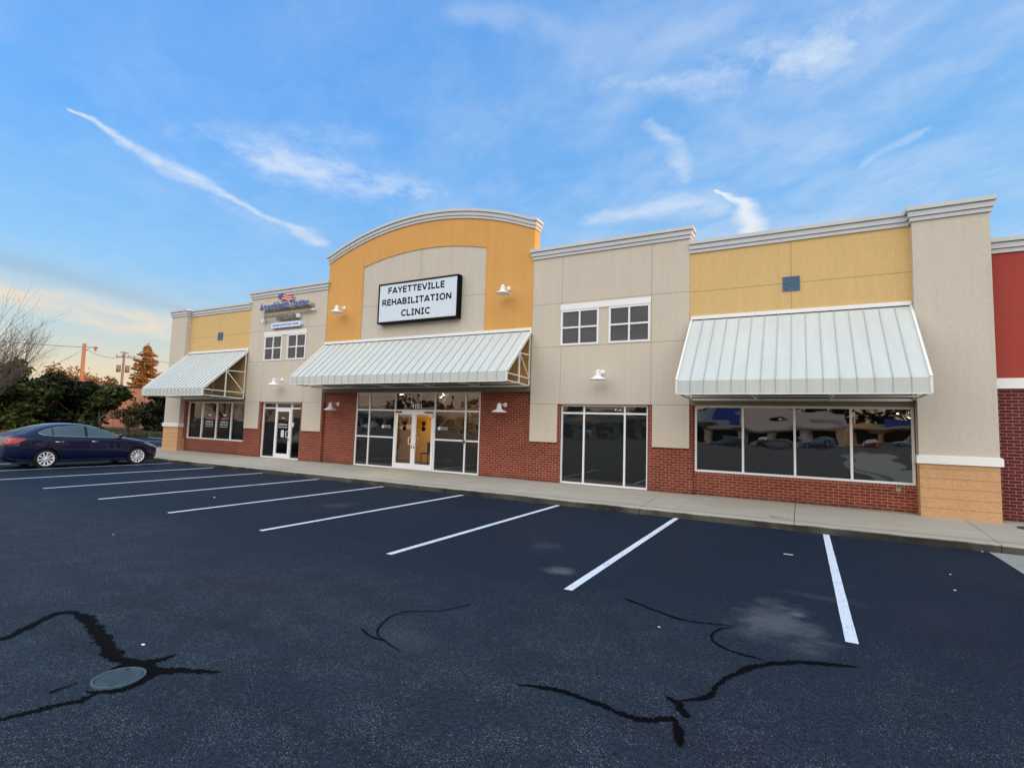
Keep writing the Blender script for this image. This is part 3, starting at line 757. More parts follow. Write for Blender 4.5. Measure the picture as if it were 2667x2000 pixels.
def storefront(x_mull, z_bot, z_top, y, rails, glassmat, name='shop_window', fw=.05, skip=(), panes=None, raild=.05, fill=None):
    """aluminium frame; x_mull: centre lines with the two ends as outer edges; rails: list of (z, bay indices)"""
    mb = MB(); d0, d1 = y-.03, y+.055
    xs = list(x_mull)
    mb.box(xs[0], xs[0]+fw, d0, d1, z_bot, z_top); mb.box(xs[-1]-fw, xs[-1], d0, d1, z_bot, z_top)
    for x in xs[1:-1]: mb.box(x-fw/2, x+fw/2, d0, d1, z_bot, z_top)
    for i in range(len(xs)-1):
        a = xs[i]+(fw if i == 0 else fw/2); b = xs[i+1]-(fw if i == len(xs)-2 else fw/2)
        if i not in skip: mb.box(a, b, d0+.002, d1, z_bot, z_bot+fw)
        mb.box(a, b, d0+.002, d1, z_top-fw, z_top)
        for z, bays in rails:
            if i in bays: mb.box(a, b, d0+.002, d1, z-raild/2, z+raild/2)
    fr = mb.build(name, 'white', B)
    for i in range(len(xs)-1):
        zs = [z_bot]+sorted(z for z, bays in rails if i in bays)+[z_top]
        for j in range(len(zs)-1):
            if i in skip and j == 0: continue
            mm = MB(); mm.box(xs[i]+.012, xs[i+1]-.012, y+.002, y+.012, zs[j]+.008, zs[j+1]-.008)
            gm = glassmat(i, j, len(zs)-1) if callable(glassmat) else glassmat
            mm.build('pane', gm, fr)
    return fr
# right wing window
storefront([-2.80, -1.658, -.527, .605, 1.757], .842, 2.529, .15, [], 'gwave')
# right bay front
storefront([-6.56, -5.85, -4.655, -4.0], ZG+.004, 2.529, .15, [(2.285, (0, 1, 2))], lambda i, j, n: 'gdark', 'shop_front')
# centre front
fr = storefront([-14.83, -14.17, -12.955, -11.20, -9.96, -9.385], ZG+.004, 2.92, .18, [(2.284, (0, 1, 2, 3, 4)), (1.325, (0, 1, 3, 4))],
                lambda i, j, n: 'gtrans' if j == n-1 else 'gdark', 'entrance_front', skip=(2,))
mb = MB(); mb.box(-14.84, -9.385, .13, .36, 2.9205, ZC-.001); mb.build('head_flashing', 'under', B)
# left bay front
storefront([-20.13, -19.30, -18.35, -17.72], ZG+.004, 2.529, .15, [(2.29, (0, 1, 2))], 'gclear', 'entrance_front', skip=(1,))
# left wing window
storefront([-25.55, -24.46, -23.36, -22.28, -21.26], .842, 2.529, .15, [], 'gclear')
def door(x0, x1, z0, z1, y, hx, gm, label=None):
    mb = MB(); s = .085; d0, d1 = y-.035, y+.02
    mb.box(x0, x0+s, d0, d1, z0, z1); mb.box(x1-s, x1, d0, d1, z0, z1)
    mb.box(x0+s, x1-s, d0+.001, d1, z0, z0+.19); mb.box(x0+s, x1-s, d0+.001, d1, z1-.10, z1)
    dr = mb.build('glass_door', 'white', B)
    if label: dr['label'] = label
    mb = MB(); mb.box(x0+s-.01, x1-s+.01, y-.012, y-.004, z0+.18, z1-.09); mb.build('pane', gm, dr)
    mb = MB(); hz0, hz1 = 1.12, 1.37
    sg = -1 if hx > (x0+x1)/2 else 1
    for z in (hz0, hz1): mb.tube((hx, d0, z), (hx, d0-.05, z), .012, 8)
    xo = hx+sg*.10
    mb.tube((hx, d0-.05, hz0), (xo, d0-.06, hz0+.02), .012, 8); mb.tube((hx, d0-.05, hz1), (xo, d0-.06, hz1-.02), .012, 8)
    mb.tube((xo, d0-.06, hz0+.02), (xo, d0-.06, hz1-.02), .012, 8)
    mb.build('handle', 'lamp', dr)
    mb = MB(); mb.box(hx-.02, hx+.02, d0-.006, d0-.0005, .98, 1.06); mb.build('lock', 'iron2', dr)
    return dr
door(-12.925, -12.085, ZG+.012, 2.252, .17, -12.13, 'gdoor'); door(-12.080, -11.235, ZG+.012, 2.252, .17, -12.035, 'gdoor')
door(-19.27, -18.38, ZG+.012, 2.258, .14, -18.42, 'gclear')
# door closer arms
for xa, xb in ((-12.9, -12.62), (-11.6, -11.26)): mb = MB(); mb.box(xa, xb, .10, .134, 2.20, 2.245); mb.build('door_closer', 'dark', B)
mb = MB(); mb.box(-11.40, -11.24, .09, .134, 2.06, 2.19); mb.build('intercom', 'plaque', B)
mb = MB(); mb.ball((-9.97, .12, 1.30), .045, 10, (1, .8, 1.3)); mb.build('key_box', 'iron2', B)
# numbers and door graphics
text_mb('4101', -12.24, -11.80, 2.36, 2.53, .176, .004, .012).build('street_number', 'decal', B)
def star(cx, cz, r, y):
    mm = MB(); p = []
    for k in range(10):
        a = math.pi/2+k*math.pi/5; q = r if k % 2 == 0 else r*.45; p.append((cx+q*math.cos(a), cz+q*math.sin(a)))
    mm.prism(p, y-.003, y); return mm
for (x0) in (-13.58, -11.09):
    mm = star(x0+.07, 1.70, .085, .178)
    t1 = text_mb('FAYETTEVILLE', x0+.14, x0+.42, 1.715, 1.755, .178, .003); t2 = text_mb('REHABILITATION CLINIC', x0+.14, x0+.44, 1.66, 1.695, .178, .003)
    for t_ in (t1, t2, mm): t_.build('window_decal', 'decal', B)
for cx in (-12.50, -11.66):
    mm = MB(); mm.lathe([(0, -.003), (.085, -.003), (.085, 0)], (cx, .155, 1.84), 24, 'y', False); mm.build('door_sticker', 'black', B); mm = MB(); mm.lathe([(0, -.003), (.085, -.003), (.085, 0)], (cx, .1545, 1.665), 24, 'y', False)
    mm.build('door_sticker', 'black', B)
def lettering(rows, y, mat, name='window_decal'):
    for (s_, a, b, c, d) in rows: text_mb(s_, a, b, c, d, y, .003, .01).build(name, mat, B)
for x0 in (-24.16, -23.06):
    lettering([('AmeriHealth Caritas', x0, x0+.56, 1.60, 1.68), ('North Carolina', x0, x0+.56, 1.49, 1.56), ('Wellness & Opportunity Center', x0, x0+.56, 1.40, 1.44)], .146, 'decal')
    mm = MB(); mm.box(x0+.2, x0+.40, .1405, .146, 1.90, 1.98); mm.build('window_decal', 'decal', B)
    mm = MB(); mm.box(x0+.05, x0+.60, .1405, .146, 1.73, 1.84); mm.build('window_decal', 'decalr', B)
lettering([('AmeriHealth Caritas', -19.1, -18.56, 1.60, 1.67), ('North Carolina', -19.1, -18.56, 1.50, 1.56), ('Open', -18.93, -18.73, 1.86, 1.93)], .124, 'decal')
mm = MB(); mm.box(-18.92, -18.74, .122, .127, 1.12, 1.40); mm.build('door_notice', 'plaque', B); mm = MB(); mm.box(-18.33, -18.2, .14, .146, 1.55, 1.72); mm.build('door_notice', 'plaque', B)
text_mb('4103', -20.90, -20.53, 4.075, 4.20, -.001, .012, .02).build('street_number', 'plaque', B)
# interior furnishings: warm lit reception behind the double doors
mb = MB(); mb.box(-16.4, -10.0, 3.6, 3.7, ZG, 3.05); mb.build('partition', 'roomy', B)
mb = MB(); mb.box(-13.2, -12.2, 2.6, 3.1, ZG, 1.25); mb.build('reception_desk', 'wood', B); mb = MB(); mb.box(-11.9, -10.6, 2.9, 3.3, ZG, 1.0); mb.build('reception_desk', 'wood', B)
for i, x in enumerate((-13.0, -12.4, -11.7)):
    mb = MB(); mb.box(x-.22, x+.22, 2.0, 2.44, .68, .73); mb.box(x-.22, x+.22, 2.40, 2.45, .74, 1.12)
    for sx in (-.2, .2):
        for sy in (2.02, 2.42): mb.box(x+sx-.012, x+sx+.012, sy-.012, sy+.012, ZG, .68)
    mb.build('waiting_chair', 'black', B)
lt = bpy.data.lights.new('reception_light', 'AREA'); lt.shape = 'RECTANGLE'; lt.size = 2.2; lt.size_y = .5; lt.energy = 240; lt.color = (1, .72, .30)
lo = bpy.data.objects.new('reception_light', lt); COL.objects.link(lo); lo.location = (-12.1, 2.6, 3.0)
lt2 = bpy.data.lights.new('office_light', 'AREA'); lt2.size = 1.2; lt2.energy = 200; lt2.color = (1, .72, .40)
lo2 = bpy.data.objects.new('office_light', lt2); COL.objects.link(lo2); lo2.location = (-19.0, 3.6, 2.95)
lt3 = bpy.data.lights.new('office_light', 'AREA'); lt3.size = 1.2; lt3.energy = 170; lt3.color = (1, .72, .40)
lo3 = bpy.data.objects.new('office_light', lt3); COL.objects.link(lo3); lo3.location = (-23.2, 3.0, 2.95)
for q_ in ((-20.6, -19.6, 4.2, 4.9, ZG, 2.0), (-18.9, -17.2, 4.5, 4.9, ZG, 2.0), (-24.5, -23.4, 3.5, 4.1, ZG, 1.1)): mb = MB(); mb.box(*q_); mb.build('office_cabinet', 'wood', B)
# small grey outlet cover under the right window
mb = MB(); mb.box(1.40, 1.49, WB-.02, WB-.007, .69, .77); mb.build('outlet_cover', 'gutterc', B)

# ------------------------------------------------------------------ neighbouring red building
N = root('red_building', 'red stucco and dark brick shop adjoining at the far right edge', 'building', (30, .2, 0))
mb = MB(); mb.box(XP2, 95, .2, .5, 3.14, 5.77); mb.build('stucco_wall', 'redst', N)
mb = MB(); mb.box(XP2, 95, .2, .5, -.02, 2.925); mb.build('brick_wall', 'brickR', N)
mb = MB(); mb.box(XP2, 95, .15, .5, 2.926, 3.139); mb.build('trim_band', 'trimw', N)
mb = MB()
for p, a, b in ((.035, 0, .088), (.065, .0955, .215), (.105, .2225, .315)): mb.box(XP2+.001, 95, .2-p, .5, 5.77+a, 5.77+b)
mb.box(XP2+.001, 95, .18, .49, 5.771, 6.07); mb.build('cornice', 'trim', N)
mb = MB(); mb.box(XP2+.02, 95, .5, 26, -.02, 5.8); mb.build('rear_block', 'roof', N)

# ------------------------------------------------------------------ awnings
def awning(x0, x1, yw, zt, yf, zf, zv, label, nseam, truss_left, truss_right):
    A = root('metal_awning', label, 'awning', ((x0+x1)/2, yw, zv), 'white metal awnings over the shop fronts')
    up = Vector((0, -(zt-zf), -(yf-yw))); nrm = Vector((0, -(zt-zf), (yw-yf))).normalized()
    mb = MB()
    # sloped sheet with thickness
    yt = yw-.03
    a = [(x0+.03, yt, zt), (x1-.03, yt, zt), (x1-.03, yf, zf), (x0+.03, yf, zf)]
    mb.face(a[::-1]); mb.face([(x, y+.012, z-.02) for x, y, z in a])
    mb.build('roof_sheet', 'awn', A)
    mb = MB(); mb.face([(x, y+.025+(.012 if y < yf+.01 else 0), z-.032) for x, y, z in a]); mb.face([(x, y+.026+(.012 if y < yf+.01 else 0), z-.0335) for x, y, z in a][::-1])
    mb.build('underside_shade', 'under', A)  # dark sheets added here and behind the valance to deepen the shade below
    mb = MB(); mb.box(x0+.04, x1-.04, yf+.0155, yf+.019, zv+.02, zf-.04); mb.build('valance_shade', 'under', A)
    mb = MB()
    mb.box(x0+.03, x1-.03, yf, yf+.015, zv, zf); mb.build('valance', 'awn', A)
    mb = MB(); step = (x1-x0-.06)/nseam
    for k in range(1, nseam):
        x = x0+.03+step*k
        p = [Vector((x-.007, yt, zt)), Vector((x+.007, yt, zt)), Vector((x+.007, yf-.003, zf)), Vector((x-.007, yf-.003, zf))]
        q = [v+nrm*.018 for v in p]
        mb.face(q[::-1])
        for i in range(4): mb.face([p[i], p[(i+1) % 4], q[(i+1) % 4], q[i]])
        mb.box(x-.005, x+.005, yf-.012, yf-.0005, zv+.01, zf-.004)
    mb.build('standing_seam', 'seam', A)
    # rake trims at both ends and hem, top flashing
    mb = MB()
    for x in (x0, x1-.045):
        p = [Vector((x, yt, zt)), Vector((x+.045, yt, zt)), Vector((x+.045, yf-.006, zf)), Vector((x, yf-.006, zf))]
        q = [v+nrm*.03 for v in p]; w = [v-nrm*.05 for v in p]
        mb.face(q[::-1]); mb.face(w)
        for i in range(4): mb.face([w[i], w[(i+1) % 4], q[(i+1) % 4], q[i]])
        mb.box(x, x+.045, yf-.016, yf+.03, zv-.005, zf+.012)
    mb.box(x0+.046, x1-.046, yf-.010, yf+.02, zv-.016, zv-.0005)
    mb.build('edge_trim', 'tube', A)
    mb = MB(); mb.box(x0+.01, x1-.01, yw-.045, yw-.001, zt+.028, zt+.118); mb.build('top_flashing', 'trimw', A)
    mb = MB(); mb.box(x0+.02, x1-.02, yw-.03, yw-.0015, zt-.02, zt+.026); mb.build('flashing_gap', 'dark', A)
    # trusses at the ends and inside
    r = .017
    def truss(x, mid=True):
        m_ = MB(); ym = (yw+yf)/2-.0; fx = lambda y: zf+(zt-zf)*(y-yf)/(yw-yf)-.045
        ybk = yw-.10; ymid = yf+(yw-yf)*.50
        m_.tube((x, yf+.03, zv+.02), (x, ybk, zv+.02-.04), r, square=True)
        m_.tube((x, yf+.03, zf-.05), (x, ybk, zf-.09), r, square=True)
        m_.tube((x, ymid, zv), (x, ymid, fx(ymid)), r*1.25, square=True)
        m_.tube((x, ymid, fx(ymid)-.03), (x, ybk, fx(ymid)-.015), r, square=True)
        m_.tube((x, ymid, fx(ymid)-.03), (x, ybk, zf-.07), r*.85, square=True)
        m_.tube((x, ybk, zv-.03), (x, ybk, zt-.15), r, square=True)
        m_.tube((x, yf+.03, zf-.04), (x, yw-.06, zt-.09), r, square=True)
        m_.build('truss_frame', 'tube', A)
    xs = [x0+.03, x1-.03]; n_in = max(1, int((x1-x0)/1.55))
    for k in range(n_in+1): truss(x0+.03+(x1-x0-.06)*k/n_in)
    mb = MB()
    mb.tube((x0+.05, yf+.045, zv+.03), (x1-.05, yf+.045, zv+.03), r, square=True)
    mb.tube((x0+.05, yw-.10, zv-.03), (x1-.05, yw-.10, zv-.03), r*1.5, square=True)
    mb.tube((x0+.05, (yw+yf)/2, zv), (x1-.05, (yw+yf)/2, zv), r, square=True)
    mb.build('cross_rail', 'tube', A)
    return A
awning(XB4+.03, XP1-.01, .018, 4.73, -1.836, 3.0, 2.70, 'white standing seam awning over the large window nearest the red building', 16, 0, 0)
awning(XB2, XB3, .022, 4.745, -1.455, 3.385, 3.105, 'widest white standing seam awning, over the double glass doors below the arched gable', 28, 0, 0)
awning(XP3+.0, XB1-.005, .018, 4.73, -1.836, 3.0, 2.70, 'white standing seam awning over the window nearest the parked car', 16, 0, 0)

# ------------------------------------------------------------------ wall lamps
def lamp():
    L = root('wall_lamp', 'x', 'wall lamp', (0, 0, 0), 'white barn lamps along the facade')
    mb = MB(); mb.lathe([(0, -.045), (.05, -.045), (.068, -.03), (.07, 0)], (0, 0, 0), 20, 'y'); mb.build('wall_plate', 'lamp', L)
    mb = MB(); mb.tube((0, -.03, 0), (0, -.33, 0), .014, 10); mb.build('arm', 'lamp', L)
    mb = MB(); c = (0, -.37, 0)
    mb.ball((0, -.37, -.005), .056, 14); mb.lathe([(.045, -.02), (.052, -.06), (.060, -.13)], c, 18)
    for a in (0, 2.09, 4.19): mb.tube((.058*math.cos(a), -.37+.058*math.sin(a), 0), (.085*math.cos(a), -.37+.085*math.sin(a), -.15), .011, 6)
    mb.build('neck', 'lamp', L)
    mb = MB(); mb.lathe([(.05, -.115), (.085, -.125), (.11, -.155), (.24, -.225), (.243, -.238), (.235, -.236), (.10, -.165), (.0, -.15)], c, 32)
    mb.build('lamp_shade', 'lamp', L)
    return L
lamp0 = lamp()
LS = [((-5.275, 0, 3.43), 'white barn lamp above the dark shop front of the right beige bay'),
      ((-8.47, .13, 2.50), 'white barn lamp on the brick just right of the double doors'),
      ((-15.76, .13, 2.48), 'white barn lamp on the brick just left of the entrance front'),
      ((-8.415, .022, 6.15), 'white barn lamp high on the orange gable right of the clinic sign'),
      ((-15.61, .022, 6.13), 'white barn lamp high on the orange gable left of the clinic sign'),
      ((-18.90, 0, 3.43), 'white barn lamp on the left beige bay below the two small windows')]
for i, (p, lb) in enumerate(LS):
    o = lamp0 if i == 0 else copy_tree(lamp0)
    o.location = p; o['label'] = lb

# ------------------------------------------------------------------ signs
S = root('clinic_sign', 'large white light-box sign with black frame reading FAYETTEVILLE REHABILITATION CLINIC', 'sign', (-11.95, -.175, 5.34))
mb = MB(); x0, x1, z0, z1 = -13.69, -10.20, 5.345, 6.79
wall_with_hole(mb, x0, x1, -.20, .02, z0, z1, x0+.055, x1-.055, z0+.055, z1-.055); mb.build('frame', 'black', S)
mb = MB(); mb.box(x0+.05, x1-.05, -.186, .01, z0+.05, z1-.05); mb.build('face', 'signface', S)
def arcp(cx, cz, rx, rz, a0, a1, n=10): return [(cx+rx*math.cos(R(a0+(a1-a0)*k/n)), cz+rz*math.sin(R(a0+(a1-a0)*k/n))) for k in range(n+1)]
GL = {'F': (.58, [[(.09, 0), (.09, 1)], [(.09, .92), (.58, .92)], [(.09, .51), (.52, .51)]]), 'A': (.74, [[(.03, 0), (.37, .98)], [(.71, 0), (.37, .98)], [(.15, .28), (.59, .28)]]),
      'Y': (.70, [[(.04, 1), (.35, .45)], [(.66, 1), (.35, .45)], [(.35, .5), (.35, 0)]]), 'E': (.60, [[(.09, 0), (.09, 1)], [(.09, .92), (.58, .92)], [(.09, .51), (.54, .51)], [(.09, .08), (.58, .08)]]),
      'T': (.66, [[(.33, 0), (.33, 1)], [(.0, .92), (.66, .92)]]), 'V': (.72, [[(.04, 1), (.36, .03)], [(.68, 1), (.36, .03)]]),
      'I': (.44, [[(.22, 0), (.22, 1)], [(.03, .92), (.41, .92)], [(.03, .08), (.41, .08)]]), 'L': (.56, [[(.09, 0), (.09, 1)], [(.09, .08), (.56, .08)]]),
      'R': (.68, [[(.09, 0), (.09, 1)], [(.09, .92), (.34, .92)]+arcp(.36, .68, .20, .24, 90, -90)+[(.09, .44)], [(.36, .45), (.65, 0)]]),
      'H': (.70, [[(.09, 0), (.09, 1)], [(.61, 0), (.61, 1)], [(.09, .51), (.61, .51)]]),
      'B': (.66, [[(.09, 0), (.09, 1)], [(.09, .92), (.33, .92)]+arcp(.35, .72, .17, .20, 90, -90)+[(.09, .52)], [(.09, .52), (.36, .52)]+arcp(.37, .30, .20, .22, 90, -90)+[(.09, .08)]]),
      'O': (.80, [arcp(.40, .5, .32, .43, 0, 360, 24)]), 'N': (.72, [[(.09, 0), (.09, 1)], [(.63, 0), (.63, 1)], [(.10, .96), (.62, .04)]]), 'C': (.68, [arcp(.42, .5, .33, .43, 48, 312, 18)])}
def stroke_text(s_, x0, x1, z0, z1, y):
    adv = [GL[c][0] for c in s_]; gap = .085; tot = sum(adv)+gap*(len(s_)-1); sx = (x1-x0)/tot; sz = z1-z0; mm = MB(); x = x0; n_ = 0
    for c, w_ in zip(s_, adv):
        for line in GL[c][1]:
            P_ = [(x+p[0]*sx, z0+p[1]*sz) for p in line]
            for i_, ((ax, az), (bx, bz)) in enumerate(zip(P_, P_[1:])):
                d = Vector((bx-ax, bz-az)); d.normalize(); t_ = .026; nn_ = Vector((-d.y, d.x))*t_
                e0 = d*(.006 if i_ else 0); e1 = d*(.006 if i_ < len(P_)-2 else 0); yy = y-.0003*(n_ % 3); n_ += 1
                q = [(ax-e0.x-nn_.x, az-e0.y-nn_.y), (bx+e1.x-nn_.x, bz+e1.y-nn_.y), (bx+e1.x+nn_.x, bz+e1.y+nn_.y), (ax-e0.x+nn_.x, az-e0.y+nn_.y)]
                mm.face([(a_, yy, b_) for a_, b_ in q])
        x += (w_+gap)*sx
    return mm
for s_, a, b, c, d in (('FAYETTEVILLE', -13.24, -10.76, 6.405, 6.625), ('REHABILITATION', -13.50, -10.47, 5.985, 6.205), ('CLINIC', -12.60, -11.34, 5.56, 5.78)):
    stroke_text(s_, a, b, c, d, -.1875).build('lettering', 'ink', S)
mb = MB(); mb.box(x0+.056, x1-.056, -.194, -.187, z0+.056, z0+.085); mb.build('bottom_retainer', 'trim', S)

H = root('health_plan_sign', 'blue raised-letter health plan sign with red flag logo above the small windows', 'sign', (-18.8, -.1, 5.9))
mb = MB(); mb.box(-20.15, -17.25, -.10, -.001, 6.335, 6.46); mb.build('raceway', 'raceway', H)
tf = text_mb('AmeriHealth Caritas', -20.33, -17.36, 6.38, 6.66, -.10, .12, .016, 1.0); tf.build('letter_return', 'letside', H)
tf = text_mb('AmeriHealth Caritas', -20.33, -17.36, 6.38, 6.66, -.221, .006, .016, 1.0); tf.build('letter_face', 'blueletter', H)
mb = MB(); mb.box(-20.20, -20.15, -.10, -.06, 5.90, 6.34); mb.build('bracket', 'raceway', H); mb = MB(); mb.box(-20.18, -17.22, -.13, -.08, 6.155, 6.195); mb.build('bracket', 'raceway', H)
mb = MB(); mb.box(-20.25, -20.12, -.17, -.06, 5.885, 5.985); mb.build('bracket_cap', 'decal', H); mb = MB(); mb.box(-17.24, -17.12, -.15, -.06, 6.17, 6.23); mb.build('bracket_cap', 'decal', H)
mb = MB(); mb.box(-20.12, -19.28, -.10, -.07, 5.93, 5.955); mb.build('bracket_arm', 'raceway', H)
# waving flag logo
mb = MB(); n = 14
def flagz(u, t): return 6.70+.24*t+.03*math.sin(u*5.5+.6)-.03*u
for (t0, t1, nm, mt) in ((0, .22, 'flag_stripe', 'logored'), (.24, .36, 'flag_stripe', 'decal'), (.38, .62, 'flag_stripe', 'logored'), (.64, .74, 'flag_stripe', 'decal'), (.76, 1.0, 'flag_stripe', 'logored')):
    mb = MB(); xs = lin(-19.10, -18.42-(.05 if mt == 'logored' else 0), n)
    mb.columns(xs, lambda x, t0=t0: flagz((x+19.1)/.7, t0), lambda x, t1=t1: flagz((x+19.1)/.7, t1), -.15, -.02)
    mb.build(nm, mt, H)
mb = MB(); mb.columns(lin(-19.26, -19.02, 6), lambda x: flagz((x+19.1)/.7, .45), lambda x: flagz((x+19.1)/.7, 1.1), -.17, -.02); mb.build('flag_canton', 'logoblue', H)
mb = MB(); mb.box(-19.25, -18.02, -.13, -.03, 5.905, 6.06); mb.build('lower_raceway', 'raceway', H)
text_mb('North Carolina', -19.33, -18.06, 5.915, 6.10, -.131, .03, .03).build('letter_face', 'greylet', H)
mb = MB(); mb.box(-18.10, -17.96, -.16, -.03, 5.93, 6.09); mb.build('raceway_end', 'decal', H)
Pn = root('pill_sign', 'long white rounded sign with blue text just below the health plan letters', 'sign', (-18.75, -.05, 5.68))
mb = MB(); pts = []
for cx, a0 in ((-17.93, -math.pi/2), (-19.58, math.pi/2)):
    for k in range(9):
        a = a0+math.pi*k/8; pts.append((cx+.10*math.cos(a), 5.69+.105*math.sin(a)))
mb.prism(pts, -.13, -.001); mb.build('cabinet', 'pill', Pn)
text_mb('WELLNESS & OPPORTUNITY CENTER', -19.56, -17.95, 5.65, 5.725, -.131, .004, .02).build('lettering', 'blueletter', Pn)
for x0, x1, lb in ((-.745, -.375, 'square blue vent on the yellow wall above the right awning'), (-23.50, -23.13, 'square blue vent on the yellow wall above the left awning')):
    V = root('wall_vent', lb, 'vent', ((x0+x1)/2, 0, 5.31), 'square blue wall vents')
    mb = MB(); wall_with_hole(mb, x0, x1, -.004, .018, 5.31, 5.66, x0+.02, x1-.02, 5.33, 5.64); mb.build('frame', 'bluevent', V)
    mb = MB()
    for k in range(9): mb.box(x0+.02, x1-.02, .002+.001*(k % 2), .017, 5.335+.0335*k, 5.360+.0335*k)
    mb.build('louvre', 'bluevent', V)

# ------------------------------------------------------------------ car
def carpaint(name, col):
    m, t, b, gg = new_mat(name)
    b.inputs['Base Color'].default_value = (*col, 1); b.inputs['Roughness'].default_value = .35; b.inputs['Metallic'].default_value = .05; b.inputs['Specular IOR Level'].default_value = .25
    b.inputs['Coat Weight'].default_value = .85; b.inputs['Coat Roughness'].default_value = .02
    return m
MAT['carblue'] = carpaint('blue_car_paint', (.0008, .0055, .036))
MAT['carwhite'] = carpaint('white_car_paint', (.55, .55, .55)); MAT['carred'] = carpaint('red_car_paint', (.25, .02, .02)); MAT['cargrey'] = carpaint('grey_car_paint', (.16, .16, .17))
MAT['carglass'] = simple('car_glass', (.075, .11, .11), .04, var=.02, coords='obj', spec=.9)
MAT['chrome'] = simple('chrome_trim', (.75, .76, .78), .15, 1, var=.02, coords='obj')
MAT['rubber'] = simple('tyre_rubber', (.006, .006, .006), .9, coords='obj')
MAT['alloy'] = simple('alloy_wheel', (.85, .85, .85), .4, 0, var=.03, coords='obj')
MAT['taill'] = simple('tail_light', (.55, .015, .02), .12, var=.1, coords='obj', coat=1)
MAT['headl'] = simple('head_light', (.35, .34, .34), .1, var=.1, coords='obj', coat=1)
MAT['blackp'] = simple('black_plastic', (.01, .01, .011), .5, coords='obj')
def make_car(paint, label, group=None):
    C = root('parked_car', label, 'car', (0, 0, 0), group)
    #  y,    zl,  zb,   w,   wb,  zr,  wr, roofness
    T = [(2.31, .30, .52, .42, .40, .56, .20), (2.26, .22, .62, .62, .58, .665, .30), (2.12, .18, .70, .76, .71, .765, .42), (1.9, .17, .775, .83, .78, .845, .5),
         (1.55, .17, .86, .865, .80, .93, .55), (1.2, .16, .92, .875, .80, 1.00, .58), (.92, .16, .955, .88, .795, 1.05, .60), (.6, .16, .965, .88, .80, 1.20, .60),
         (.25, .16, .975, .88, .80, 1.365, .585), (-.1, .16, .985, .88, .80, 1.455, .575), (-.5, .16, 1.0, .88, .80, 1.495, .57), (-.9, .16, 1.02, .88, .795, 1.485, .56),
         (-1.25, .17, 1.05, .88, .785, 1.43, .545), (-1.6, .18, 1.085, .875, .77, 1.325, .52), (-1.9, .20, 1.10, .865, .75, 1.20, .52), (-2.1, .22, 1.10, .84, .72, 1.125, .52),
         (-2.24, .26, 1.06, .80, .69, 1.09, .50), (-2.31, .34, .92, .74, .64, .94, .45), (-2.335, .45, .70, .66, .56, .72, .40)]
    T = [((1.75+(q[0]-1.75)*.84 if q[0] > 1.75 else q[0]),)+q[1:] for q in T]
    mb = MB(); rows = []
    for (y, zl, zb, w, wb, zr, wr) in T:
        h = zr-zb
        cab = min(1, max(0, (h-.08)/.3))
        w7 = wr+.045*cab+(wb-wr)*(1-cab)*.5; z7 = zb+h*(.80 if cab > .4 else .55)
        half = [(0, zl), (.78*w, zl), (.95*w, zl+.07), (.995*w, zl+.22*(zb-zl)+.06), (1.0*w, zl+.55*(zb-zl)), (.985*w, zb-.09), (.5*(w+wb), zb-.02), (wb, zb+.012),
                (w7, z7), (wr-.02, zr-.035 if cab > .4 else zr-h*.18), (.55*wr, zr-.006), (0, zr)]
        rows.append([(x, y, z) for x, z in half]+[(-x, y, z) for x, z in reversed(half[1:-1])])
    n = len(rows[0])
    for r_ in rows: mb.v += r_
    for i in range(len(rows)-1):
        for j in range(n):
            j2 = (j+1) % n; mb.f.append((i*n+j, (i+1)*n+j, (i+1)*n+j2, i*n+j2)); mb.sm.append(True)
    mb.f.append(tuple(range(n))); mb.sm.append(True); mb.f.append(tuple((len(rows)-1)*n+k for k in reversed(range(n)))); mb.sm.append(True)
    body = mb.build('body', paint, C, world=False)
    body.data.materials.append(MAT['blackp'])
    sub = body.modifiers.new('s', 'SUBSURF'); sub.levels = 2; sub.render_levels = 2
    WY = (1.40, -1.30)
    mc = MB()
    for wy in WY:
        for sx in (-1, 1):
            m2 = MB(); m2.lathe([(0, sx*.60), (.352, sx*.60), (.352, sx*1.1), (0, sx*1.1)], (0, wy, .325), 28, 'x', False)
            k = len(mc.v); mc.v += m2.v; mc.f += [tuple(i+k for i in (q if sx > 0 else q[::-1])) for q in m2.f]; mc.sm += m2.sm
    cut = mc.build('cutter', 'blackp')
    bo = body.modifiers.new('b', 'BOOLEAN'); bo.object = cut; bo.operation = 'DIFFERENCE'; bo.solver = 'EXACT'
    dg = bpy.context.evaluated_depsgraph_get(); dg.update()
    me = bpy.data.meshes.new_from_object(body.evaluated_get(dg)); body.modifiers.clear()
    old = body.data; body.data = me; bpy.data.meshes.remove(old); bpy.data.objects.remove(cut)
    for p in me.polygons: p.use_smooth = True
    try: me.set_sharp_from_angle(angle=R(35))
    except Exception: pass
    bv = BVHTree.FromPolygons([v.co for v in me.vertices], [tuple(p.vertices) for p in me.polygons])
    def side(y, z, sx=1, off=.004):
        h = bv.ray_cast(Vector((sx*3, y, z)), Vector((-sx, 0, 0)))
        x = h[0].x if h[0] else sx*.6
        nn = h[1] if h[1] else Vector((sx, 0, 0))
        return Vector((x, y, z))+nn*off
    def top(x, y, off=.004):
        h = bv.ray_cast(Vector((x, y, 4)), Vector((0, 0, -1))); return (h[0]+h[1]*off) if h[0] else Vector((x, y, 1))
